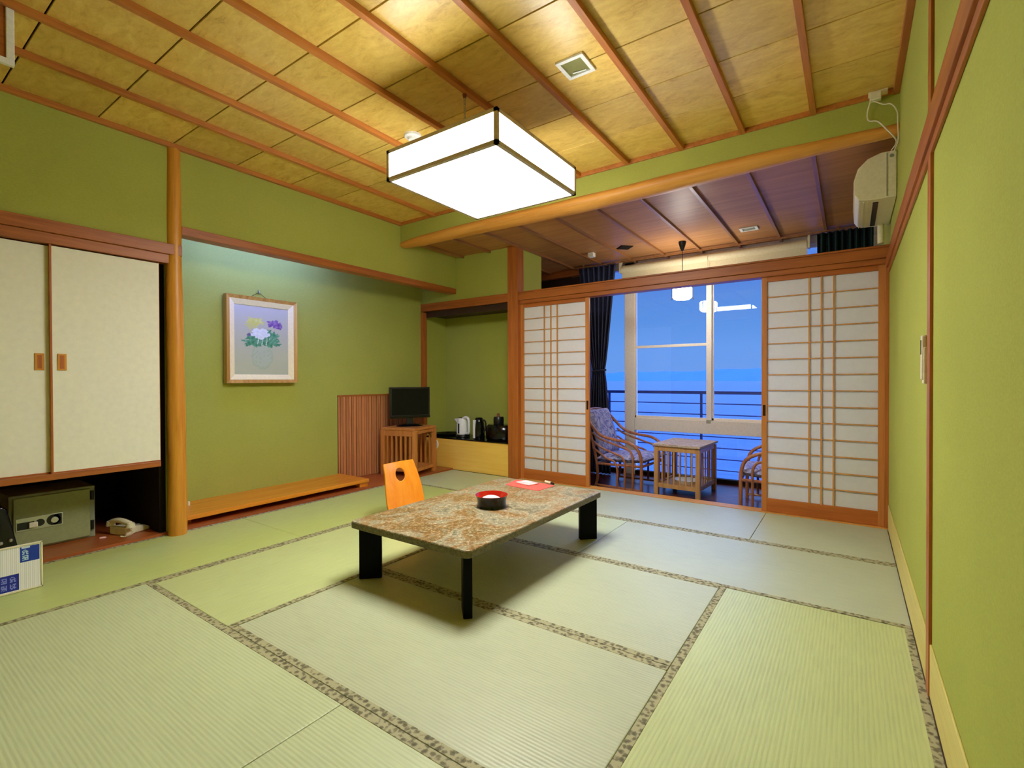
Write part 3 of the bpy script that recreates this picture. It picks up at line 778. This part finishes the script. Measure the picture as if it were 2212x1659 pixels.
# niche cabinet and what stands on it
t = thing('niche_cabinet', 'low yellow wooden cabinet with black top filling the niche', 'cabinet', (-3.77, 4.6, 0))
B(XT, -3.096, YB+.004, 4.815, 0, .365).build('body', M['cabinet'], t, bevel=.002)
B(XT, -3.096, YB-.004, 4.818, .365, .378).build('top', M['black_lacquer'], t, bevel=.002)
t = thing('wall_outlet', 'white oval outlet plate on the yellow cabinet front', 'outlet', (-4.215, YB, .28))
mb = MB(); P = [(-4.215+.040*math.cos(2*PI*k/24), .285+.055*math.sin(2*PI*k/24)) for k in range(24)]; mb.prism(P, 'Y', YB-.008, YB+.004); mb.build('plate', M['white'], t, bevel=.002)
B(-4.226, -4.204, YB-.0095, YB-.007, .275, .295).build('socket', M['dark_gap'], t)
t = thing('tea_tray', 'flat black tray on the left of the cabinet top', 'tray', (-4.23, 4.6, .378))
MB().lathe((-4.23, 4.62, .378), [(0, .004), (.14, .004), (.165, .026), (.17, .026), (.15, 0), (0, 0)], 36).build('dish', M['black_lacquer'], t, smooth=True)
# white kettle
kx, ky, kz = -3.925, 4.56, .378
t = thing('electric_kettle', 'white electric kettle with black base on the cabinet', 'kettle', (kx, ky, kz))
MB().lathe((kx, ky, kz), [(0, 0), (.086, 0), (.090, .006), (.086, .028), (.078, .034), (0, .034)], 32).build('base', M['black'], t, smooth=True)
MB().lathe((kx, ky, kz), [(0, .035), (.074, .035), (.078, .06), (.074, .15), (.066, .215), (.060, .232), (0, .236)], 36).build('body', M['white'], t, smooth=True)
MB().lathe((kx-.012, ky, kz+.228), [(0, .012), (.03, .012), (.05, .006), (.054, 0), (0, 0)], 28).build('lid', M['black'], t, smooth=True)
mb = MB(); mb.prism([(kx-.066, kz+.225), (kx-.128, kz+.222), (kx-.108, kz+.198), (kx-.074, kz+.165)], 'Y', ky-.02, ky+.02); mb.build('spout', M['white'], t, bevel=.006)
MB().tube(spline([(kx+.035, ky-.03, kz+.232), (kx+.085, ky-.04, kz+.248), (kx+.126, ky-.04, kz+.225), (kx+.130, ky-.04, kz+.13), (kx+.118, ky-.03, kz+.06), (kx+.070, ky-.02, kz+.05)], 6), .017, 12).build('handle', M['white'], t, smooth=True)
B(kx-.006, kx+.010, ky-.085, ky-.076, kz+.05, kz+.17).build('water_gauge', M['closet'], t, bevel=.002)
# thermos
kx, ky = -3.645, 4.53
t = thing('black_thermos', 'slim black thermos jug with a chrome stripe', 'jug', (kx, ky, kz))
MB().lathe((kx, ky, kz), [(0, 0), (.066, 0), (.070, .01), (.068, .12), (.058, .2), (.048, .236), (.036, .252), (0, .256)], 32).build('body', M['black_lacquer'], t, smooth=True)
mb = MB()
for k in range(12):
    z = .01+.018*k
    mb.box(kx-.034, kx-.004, ky-.072, ky-.04, kz+z, kz+z+.018)
mb.build('chrome_stripe', M['white'], t)
MB().tube(spline([(kx+.05, ky, kz+.225), (kx+.095, ky, kz+.21), (kx+.10, ky, kz+.12), (kx+.064, ky, kz+.08)], 5), .010, 10).build('handle', M['black'], t, smooth=True)
# tea set box
kx, ky = -3.345, 4.56
t = thing('tea_set_box', 'black lacquer tea set box with a reddish topped jar lid', 'box', (kx, ky, kz))
MB().lathe((kx, ky, kz), [(0, 0), (.17, 0), (.186, .02), (.19, .10), (.182, .155), (.155, .182), (0, .19)], 36, .78).build('bowl', M['black_lacquer'], t, smooth=True)
MB().lathe((kx-.03, ky, kz+.182), [(0, 0), (.058, 0), (.062, .02), (.060, .075), (.052, .09), (0, .094)], 28).build('jar', M['black'], t, smooth=True)
MB().lathe((kx-.035, ky, kz+.274), [(0, 0), (.018, 0), (.014, .02), (.018, .032), (0, .04)], 16).build('knob', M['kettle_red'], t, smooth=True)

# ------------------------------------------------------------------ shoji screens
def shoji(label, x0, x1, yc, vx, pull_x):
    t = thing('shoji_screen', label, 'sliding screen', ((x0+x1)/2, yc, .004))
    z0, z1 = .005, 1.912; st = .040
    B(x0, x0+st, yc-.015, yc+.015, z0, z1).build('stile', M['stile'], t, bevel=.002)
    B(x1-st, x1, yc-.015, yc+.015, z0, z1).build('stile', M['stile'], t, bevel=.002)
    B(x0+st, x1-st, yc-.015, yc+.015, 1.866, z1).build('top_rail', M['shoji_rail'], t, bevel=.002)
    B(x0+st, x1-st, yc-.015, yc+.015, z0, .112).build('bottom_board', M['shoji_rail'], t, bevel=.002)
    mb = MB(); za, zb = .112, 1.866; n = 14
    for k in range(1, n):
        z = za+(zb-za)*k/n; mb.box(x0+st, x1-st, yc-.010, yc+.002, z-.004, z+.004)
    for x in vx: mb.box(x-.0055, x+.0055, yc-.0105, yc+.002, za, zb)
    mb.build('lattice', M['lattice'], t)
    B(x0+st, x1-st, yc+.002, yc+.003, za, zb).build('paper', M['paper'], t)
    B(pull_x-.010, pull_x+.010, yc-.0162, yc-.014, .78, .87).build('finger_pull', M['closet'], t, bevel=.001)
shoji('paper shoji screen beside the niche, left of the opening', -2.962, -2.140, 4.425, (-2.664, -2.585, -2.507), -2.158)
shoji('paper shoji screen against the right wall', -.594, .206, 4.425, (-.262, -.182, -.103), -.574)

# ------------------------------------------------------------------ fittings on walls and ceilings
# air conditioner: side profile facing the camera, body running along the right wall
t = thing('air_conditioner', 'cream wall air conditioner high on the right wall', 'air conditioner', (.12, 4.0, 2.17))
y0, y1 = 3.69, 4.35
prof = [(XR-.002, 2.445), (.15, 2.447), (.085, 2.425), (.035, 2.375), (.014, 2.30), (.020, 2.215), (.040, 2.182), (.085, 2.172), (XR-.002, 2.168)]
mb = MB(); mb.prism(prof, 'Y', y0, y1); mb.build('housing', M['ac'], t, bevel=.006, seg=3)
mb = MB(); mb.prism([(.176, 2.437), (.181, 2.437), (.181, 2.18), (.176, 2.18)], 'Y', y0-.0025, y0+.001); mb.build('seam', M['safe_edge'], t)
MB().tube([(.200, y0-.004, 2.415), (.200, y0+.002, 2.415)], .010, 12).build('screw_cap', M['safe_edge'], t)
mb = MB(); mb.prism([(.112, 2.1705), (.140, 2.170), (.140, 2.165), (.112, 2.1655)], 'Y', y0+.06, y1-.05); mb.build('outlet_slot', M['black'], t)
for k in range(3):
    x = .045+k*.020; B(x, x+.004, y0+.03, y1-.03, 2.168, 2.176).build('louver', M['cream'], t)
tag(MB().tube([(.175, 4.31, 2.172), (.175, 4.31, 2.036)], .020, 14).build('pipe_cover', M['cream'], smooth=True), 'short cream pipe cover below the air conditioner', 'pipe')  # cover of the air conditioner's pipe, not a vent
t = thing('ceiling_outlet', 'cream outlet with a plug at the top of the drop wall', 'outlet', (.13, YD, 2.68))
B(.082, .172, YD-.034, YD-.018, 2.70, 2.738).build('box', M['cream'], t, bevel=.003)
B(.088, .142, YD-.060, YD-.018, 2.672, 2.712).build('plug', M['cream'], t, bevel=.004)
mb = MB()
mb.tube(spline([(.092, 3.47, 2.675), (.078, 3.50, 2.62), (.085, 3.50, 2.575), (.125, 3.49, 2.555), (.165, 3.47, 2.49), (.205, 3.50, 2.44), (.215, 3.60, 2.445), (.2, 3.70, 2.45)], 6), .0038, 8)
mb.tube(spline([(.10, 3.47, 2.672), (.15, 3.48, 2.64), (.185, 3.48, 2.63), (.212, 3.48, 2.58), (.215, 3.47, 2.50), (.22, 3.52, 2.43), (.212, 3.70, 2.44)], 6), .0032, 8)
tag(mb.build('power_cord', M['cordm'], smooth=True), 'looped white cord from the plug to the air conditioner', 'cord')
t = thing('remote_mount', 'cream remote control in its wall holder beside the right wall post', 'remote', (XR-.012, 2.23, 1.06))
B(XR-.018, XR, 2.208, 2.252, 1.062, 1.19).build('holder', M['cream'], t, bevel=.003)
B(XR-.023, XR-.008, 2.211, 2.249, 1.075, 1.232).build('remote', M['ac'], t, bevel=.004)
B(XR-.0236, XR-.0225, 2.218, 2.242, 1.165, 1.215).build('display', M['closet'], t)
# ceiling fittings
t = thing('recessed_light', 'square white rimmed recessed light in the main ceiling', 'light', (-1.185, 2.293, ZC))
mb = MB(); a0, a1, b0, b1 = -1.265, -1.108, 2.212, 2.376; w = .022
mb.box(a0, a1, b0, b0+w, ZC-.012, ZC); mb.box(a0, a1, b1-w, b1, ZC-.012, ZC); mb.box(a0, a0+w, b0+w, b1-w, ZC-.012, ZC); mb.box(a1-w, a1, b0+w, b1-w, ZC-.012, ZC)
mb.build('rim', M['white'], t, bevel=.002)
B(a0+w, a1-w, b0+w, b1-w, ZC-.003, ZC-.0005).build('reflector', M['reflector'], t)
MB().tube([(-1.225, 2.335, ZC-.006), (-1.15, 2.345, ZC-.006)], .004, 8).build('bulb', M['white'], t, smooth=True)
t = thing('smoke_detector', 'round white detector on the main ceiling behind the pendant lamp', 'detector', (-2.42, 2.31, ZC))
MB().lathe((-2.42, 2.31, ZC), [(0, -.034), (.03, -.034), (.036, -.02), (.055, -.014), (.058, 0), (0, 0)], 28).build('cover', M['white'], t, smooth=True)
tag(B(-2.49, -2.42, 5.10, 5.17, ZL-.05, ZL).build('veranda_detector', M['white'], bevel=.006), 'small white box on the low ceiling left of the dark hatch', 'detector')
t = thing('ceiling_speaker', 'dark square grille in the low ceiling', 'grille', (-2.05, 5.13, ZL))
MB().lathe((-2.05, 5.13, ZL), [(0, -.010), (.085, -.010), (.10, -.004), (.10, 0), (0, 0)], 4).build('plate', M['closet'], t)
t = thing('ceiling_vent', 'small white rectangular vent in the low ceiling right of the hanging lamp', 'vent', (-.81, 5.19, ZL))
mb = MB(); mb.box(-.89, -.73, 5.13, 5.148, ZL-.012, ZL); mb.box(-.89, -.73, 5.232, 5.25, ZL-.012, ZL); mb.box(-.89, -.865, 5.148, 5.232, ZL-.012, ZL); mb.box(-.755, -.73, 5.148, 5.232, ZL-.012, ZL)
mb.build('rim', M['white'], t, bevel=.002)
B(-.865, -.755, 5.148, 5.232, ZL-.004, ZL-.0005).build('grille', M['safe_edge'], t)
# white rimmed panel at the top left edge of the view
t = thing('hanging_signboard', 'white rimmed brown board hanging from the ceiling at the left edge', 'signboard', (-3.0, .3, 2.45))
mb = MB(); mb.box(-3.012, -2.988, .10, .505, 2.452, 2.478); mb.box(-3.012, -2.988, .478, .505, 2.478, ZC-.033); mb.build('rim', M['white'], t, bevel=.003)
B(-3.008, -2.995, .10, .478, 2.478, ZC-.033).build('board', M['brown_y'], t)
for y in (.12, .43): B(-3.006, -2.994, y, y+.04, ZC-.034, ZC).build('hanger', M['steel'], t)

# ------------------------------------------------------------------ window and outside
win = bpy.data.objects.new('window_1', None); COL.objects.link(win); win.location = (-1.4, YW, -.1); ORG[win] = Vector(win.location)
struct(win, 'tall veranda window with cream frames looking out to the sea', 'window')
yw = YW
B(-2.335, -2.205, yw-.02, yw+.09, -.12, ZL).build('mullion', M['alu'], win, bevel=.004)
B(-2.205, XR, yw-.03, yw+.07, .452, .605).build('sill_band', M['alu'], win, bevel=.004)
B(-3.1, XR, yw-.01, yw+.08, -.13, -.055).build('bottom_rail', M['closet'], win, bevel=.003)
B(-3.1, XR, yw-.02, yw+.08, 2.46, ZL).build('head', M['alu'], win, bevel=.003)
def sash(x0, x1, y, z0, z1, bar=None):
    mb = MB(); w = .030
    mb.box(x0, x0+w*.7, y-.012, y+.012, z0, z1); mb.box(x1-.058, x1, y-.014, y+.014, z0, z1)
    mb.box(x0, x1, y-.012, y+.012, z0, z0+w); mb.box(x0, x1, y-.012, y+.012, z1-w, z1)
    if bar: mb.box(x0, x1-.058, y-.010, y+.010, bar-.016, bar+.016)
    s = mb.build('sash', M['alu'], win, bevel=.002)
    B(x0+.01, x1-.03, y-.002, y+.002, z0+.01, z1-.01).build('pane', M['glass'], s)
sash(-2.205, -1.296, yw-.005, .605, 2.46, 1.481)
sash(-1.30, .2275, yw+.025, .605, 2.46)
B(-1.35, -1.30, yw-.035, yw-.01, .575, .615).build('latch', M['steel'], win)
B(-2.205, XR, yw+.018, yw+.022, -.055, .452).build('pane', M['glass'], win)
B(-2.82, -2.335, yw+.018, yw+.022, -.055, 2.46).build('pane', M['glass'], win)

# curtains
def curtain(name, label, x0, x1, y, z0, z1, waist=None, mat='curtain', nf=7):
    t = thing(name, label, 'curtain', ((x0+x1)/2, y, z0))
    def fn(u, v):
        z = z0+(z1-z0)*v; c = (x0+x1)/2; h = (x1-x0)/2; shift = 0; amp = .028
        if waist:
            zw, hw, sh = waist
            if z > zw: k = min(1, (z-zw)/(z1-zw)); s_ = k**.75
            else: k = min(1, (zw-z)/(zw-z0)); s_ = .55*k**.6
            h2 = hw+(h-hw)*s_; shift = sh*(1-s_); h = h2; amp = .018+.012*s_
        return Vector((c+shift+(u-.5)*2*h + .004*math.sin(v*9+u*30), y+amp*math.sin(u*nf*2*PI+.5*math.sin(v*5)), z))
    mb = MB(); mb.grid(fn, nf*12, 40); mb.build('cloth', M[mat], t, smooth=True, solid=.003)
    if waist:
        zw, hw, sh = waist; c = (x0+x1)/2+sh
        mb = MB(); P = [(c+(hw+.012)*math.cos(2*PI*k/24), y+.034*math.sin(2*PI*k/24), zw+.01*math.cos(2*PI*k/24)) for k in range(25)]
        mb.tube(P, .014, 8, False); mb.build('tieback', M[mat], t, smooth=True)
    return t
curtain('curtain', 'dark curtain tied back at the left of the window', -2.86, -2.36, 5.62, -.09, 2.50, (1.19, .075, .02))
curtain('curtain', 'dark curtain gathered behind the right shoji screen, its pleats under the low ceiling', -.27, .17, 5.62, -.09, 2.50, None, 'curtain_green', 8)
t = thing('curtain_rail', 'slim curtain rail under the low ceiling by the window', 'rail', (-1.3, 5.62, 2.47))
B(-2.9, XR, 5.61, 5.63, 2.505, 2.52).build('track', M['dark_batten'], t)
for x in (-2.8, -1.9, -1.0, -.1): B(x-.01, x+.01, 5.612, 5.628, 2.52, ZL).build('bracket', M['dark_batten'], t)
t = thing('roller_blind', 'rolled up cream blind along the top of the window', 'blind', (-1.35, 5.74, 2.39))
MB().tube([(-2.33, 5.74, 2.445), (-.36, 5.74, 2.445)], .044, 20).build('roll', M['blind'], t, smooth=True)
B(-2.33, -.36, 5.735, 5.745, 2.245, 2.43).build('hem', M['blind'], t)
for x in (-2.345, -.345): B(x-.010, x+.010, 5.70, 5.78, 2.40, ZL).build('bracket', M['blind'], t)
mb = MB(); mb.tube([(-1.31, 5.69, 2.45), (-1.31, 5.695, 2.20)], .003, 6); mb.build('pull_cord', M['cordm'], t)

# veranda hanging lamp
vx, vy = -1.468, 5.278
t = thing('hanging_lamp', 'small round white lamp hanging on a cord over the veranda table', 'lamp', (vx, vy, 1.9))
MB().lathe((vx, vy, ZL), [(0, -.10), (.010, -.10), (.022, -.075), (.038, -.02), (.040, 0), (0, 0)], 20).build('ceiling_cup', M['black'], t, smooth=True)
MB().tube([(vx, vy, ZL-.09), (vx, vy, 2.065)], .0035, 8).build('cord', M['black'], t)
MB().lathe((vx, vy, 1.93), [(0, 0), (.07, 0), (.086, .010), (.098, .025), (.098, .115), (.086, .128), (.05, .135), (0, .136)], 36).build('shade', M['vlamp'], t, smooth=True)
mb = MB()
for k in range(4):
    a = k*PI/2+.4; c, s_ = math.cos(a), math.sin(a)
    mb.tube([(vx+.03*c, vy+.03*s_, 2.07), (vx+.103*c, vy+.103*s_, 2.055), (vx+.103*c, vy+.103*s_, 1.935), (vx+.115*c, vy+.115*s_, 1.928)], .004, 6)
mb.build('cage', M['closet'], t)

# veranda table
t = thing('veranda_table', 'small square wooden table with slatted sides on the veranda', 'table', (-1.42, 5.24, -.1), math.radians(-3))
ax0, ax1, ay0, ay1 = -1.628, -1.208, 4.955, 5.50
B(ax0-.03, ax1+.03, ay0-.04, ay1+.04, .398, .420).build('top', M['vt_top'], t, bevel=.004)
B(ax0-.01, ax1+.01, ay0-.01, ay1+.01, .385, .398).build('apron', M['vt_wood'], t)
for x in (ax0, ax1):
    for y in (ay0, ay1): B(x-.022, x+.022, y-.022, y+.022, -.10, .385).build('leg', M['vt_wood'], t, bevel=.003)
for z0_, z1_ in ((-.03, .015), (.345, .385)):
    for y in (ay0, ay1): B(ax0, ax1, y-.012, y+.012, z0_, z1_).build('rail', M['vt_wood'], t, bevel=.002)
    for x in (ax0, ax1): B(x-.012, x+.012, ay0, ay1, z0_, z1_).build('rail', M['vt_wood'], t, bevel=.002)
mb = MB()
for y in (ay0, ay1):
    for k in range(6):
        x = ax0+(ax1-ax0)*(k+1)/7; mb.box(x-.007, x+.007, y-.006, y+.006, .01, .35)
for x in (ax0, ax1):
    for k in range(6):
        y = ay0+(ay1-ay0)*(k+1)/7; mb.box(x-.006, x+.006, y-.007, y+.007, .01, .35)
mb.build('slats', M['vt_wood'], t)
B(ax0, ax1, ay0, ay1, -.012, -.002).build('shelf', M['vt_wood'], t)
tag(MB().lathe((-1.40, 5.2, -.002), [(0, 0), (.10, 0), (.13, .035), (.126, .035), (.09, .008), (0, .008)], 32).build('glass_dish', M['white'], smooth=True), 'pale round dish on the lower shelf of the veranda table', 'dish')

# rattan armchair (faces +X, front at local x=+.34)
def rattan_chair(label, loc, rot):
    t = thing('rattan_armchair', label, 'chair', loc, rot, None)
    ox, oy, oz = loc
    def L(x, y, z): return (ox+x, oy+y, oz+z)
    W = .30
    for s in (-1, 1):
        y = s*W
        arm = spline([L(-.34, y*.80, .80), L(-.27, y*.95, .70), L(-.14, y*1.02, .585), L(.02, y*1.03, .545), L(.18, y*1.03, .525), L(.285, y*1.02, .465), L(.325, y, .36), L(.33, y, .2), L(.33, y, 0)], 7)
        MB().tube(arm, .0165, 10).build('arm', M['rattan'], t, smooth=True)
        mb = MB()
        for k, (xf, zt, xb, zb) in enumerate(((.235, .455, -.24, .55), (.145, .385, -.235, .46), (.06, .325, -.23, .385))):
            mb.tube(spline([L(xb, y*.98, zb+.05), L(xb+.10, y*1.0, zb-.01), L(xf-.12, y*1.01, zt+.012), L(xf-.03, y*1.01, zt-.02), L(xf, y, zt-.10), L(xf, y, zt-.2), L(xf, y, .03)], 6), .0115, 9)
        mb.build('side_cane', M['rattan'], t, smooth=True)
        MB().tube(spline([L(-.34, y*.80, .80), L(-.30, y*.82, .62), L(-.24, y*.86, .42), L(-.20, y*.9, .27), L(-.19, y*.9, .12), L(-.22, y*.9, 0)], 6), .0150, 9).build('rear_leg', M['rattan'], t, smooth=True)
        MB().tube([L(-.205, y*.93, .035), L(.33, y, .035)], .012, 8).build('foot_rail', M['rattan'], t, smooth=True)
    mb = MB()
    mb.tube(spline([L(-.34, -W*.80, .80), L(-.375, -W*.4, .835), L(-.385, 0, .845), L(-.375, W*.4, .835), L(-.34, W*.80, .80)], 6), .0165, 10)
    for z, x in ((.62, -.315), (.45, -.26)):
        mb.tube([L(x, -W*.84, z), L(x-.03, 0, z), L(x, W*.84, z)], .011, 8)
    mb.build('back_frame', M['rattan'], t, smooth=True)
    mb = MB()
    mb.tube([L(.33, -W, .285), L(.33, W, .285)], .014, 8); mb.tube([L(-.2, -W*.9, .265), L(-.2, W*.9, .265)], .014, 8)
    mb.tube([L(-.2, -W*.9, .265), L(.33, -W, .285)], .014, 8); mb.tube([L(-.2, W*.9, .265), L(.33, W, .285)], .014, 8)
    mb.build('seat_frame', M['rattan'], t, smooth=True)
    def pillow(name, c, ux, uy, un, a, b, th):
        mb = MB(); c = Vector(c); ux = Vector(ux).normalized(); uy = Vector(uy).normalized(); un = Vector(un).normalized()
        for sg in (1, -1):
            def fn(u, v):
                p, q = u*2-1, v*2-1
                k = (max(0, 1-p**4)*max(0, 1-q**4))**.5
                return c+ux*(p*a)+uy*(q*b)+un*(sg*th*(.25+.75*k) if abs(p) < 1 and abs(q) < 1 else 0)
            mb.grid(fn, 18, 18)
        bmesh.ops.remove_doubles(mb.b, verts=mb.b.verts, dist=.0005)
        return mb.build(name, M['cushion'], t, smooth=True)
    pillow('seat_cushion', L(.075, 0, .335), (1, 0, .05), (0, 1, 0), (-.05, 0, 1), .275, .275, .048)
    pillow('back_cushion', L(-.255, 0, .60), (-.33, 0, 1), (0, 1, 0), (1, 0, .33), .255, .232, .045)
    return t
rc = rattan_chair('rattan armchair with floral cushions left of the veranda table', (-2.055, 5.13, -.1), math.radians(-4))
c2 = copy_tree(rc); c2.location = (-.49, 5.02, -.1); c2.rotation_euler = (0, 0, PI+math.radians(4))
c2['label'] = 'rattan armchair right of the veranda table, partly hidden by the right shoji screen'

# balcony rail, sea and far hills
t = thing('balcony_railing', 'dark blue metal balcony railing outside the window', 'railing', (-1.5, 7.0, -.3))
B(-4.6, 1.6, 6.975, 7.025, .875, .918).build('top_rail', M['rail'], t, bevel=.004)
for k in range(1, 8):
    z = .895-.150*k; MB().tube([(-4.6, 7.0, z), (1.6, 7.0, z)], .0085, 8).build('rail', M['rail'], t)
for x in (-4.4, -3.05, -1.69, -.33, 1.0): B(x-.014, x+.014, 6.985, 7.015, -.30, .88).build('post', M['rail'], t)
struct(B(-4.8, 1.8, 5.96, 7.08, -.42, -.30).build('balcony_floor', M['concrete']))
mb = MB(); mb.grid(lambda u, v: Vector((-9000+18000*u, 12+9000*v, -14)), 2, 2); struct(mb.build('sea', M['sea']))
def ridge(dist, x0, x1, hfun, name):
    mb = MB(); n = 90; rows = 5
    def fn(u, v):
        x = x0+(x1-x0)*u; h = hfun(u)
        k = v
        return Vector((x, dist+900*k - 0*h, -14+h*math.sin(k*PI*.5)*(1+.06*math.sin(u*70+k*9))))
    mb.grid(fn, n, rows); struct(mb.build(name, M['hill'], smooth=True))
ridge(4200, -4300, 900, lambda u: 26+70*max(0, math.sin(u*PI*.9))**1.4+26*math.exp(-((u-.74)/.12)**2)+5*math.sin(u*31), 'far_hills')

# ------------------------------------------------------------------ sky, camera, view
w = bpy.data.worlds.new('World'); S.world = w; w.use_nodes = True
t = w.node_tree; t.nodes.clear()
out = t.nodes.new('ShaderNodeOutputWorld'); bg = t.nodes.new('ShaderNodeBackground')
tc = t.nodes.new('ShaderNodeTexCoord'); sp = t.nodes.new('ShaderNodeSeparateXYZ')
t.links.new(tc.outputs['Generated'], sp.inputs[0])
c = ramp(t, sp.outputs['Z'], [(0.0, (.16, .37, .94, 1)), (.06, (.15, .37, .95, 1)), (.12, (.115, .32, .86, 1)), (.22, (.095, .25, .80, 1)), (.45, (.11, .22, .62, 1))])
t.links.new(c, bg.inputs[0])
mr = t.nodes.new('ShaderNodeMapRange'); mr.interpolation_type = 'SMOOTHSTEP'; mr.inputs[1].default_value = .20; mr.inputs[2].default_value = .72; mr.inputs[3].default_value = .95; mr.inputs[4].default_value = 17.0  # overhead sky strengthened out of view, added to light the floor blue
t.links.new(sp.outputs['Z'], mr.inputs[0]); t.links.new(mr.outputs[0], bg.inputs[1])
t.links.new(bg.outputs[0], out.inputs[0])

cam = bpy.data.cameras.new('Camera'); co = bpy.data.objects.new('Camera', cam); COL.objects.link(co); S.camera = co
F, yaw, pitch, roll = 1046.9965, .609273719, -.00852669, -.00321529
cam.sensor_fit = 'HORIZONTAL'; cam.sensor_width = 36; cam.lens = 36*F/2212; cam.clip_end = 30000; cam.clip_start = .02
fw = Vector((-math.sin(yaw)*math.cos(pitch), math.cos(yaw)*math.cos(pitch), math.sin(pitch)))
r0 = Vector((math.cos(yaw), math.sin(yaw), 0)); u0 = r0.cross(fw)
cr, sr = math.cos(roll), math.sin(roll)
rv = r0*cr+u0*sr; uv = -r0*sr+u0*cr
co.matrix_world = Matrix(((rv.x, uv.x, -fw.x, 0), (rv.y, uv.y, -fw.y, 0), (rv.z, uv.z, -fw.z, 1.08), (0, 0, 0, 1)))

S.view_settings.view_transform = 'Standard'; S.view_settings.look = 'None'
S.view_settings.gamma = 1; S.view_settings.use_curve_mapping = False; S.view_settings.exposure = 0
S.cycles.use_denoising = True
S.cycles.max_bounces = 10; S.cycles.diffuse_bounces = 6; S.cycles.transparent_max_bounces = 16
S.cycles.sample_clamp_indirect = 6
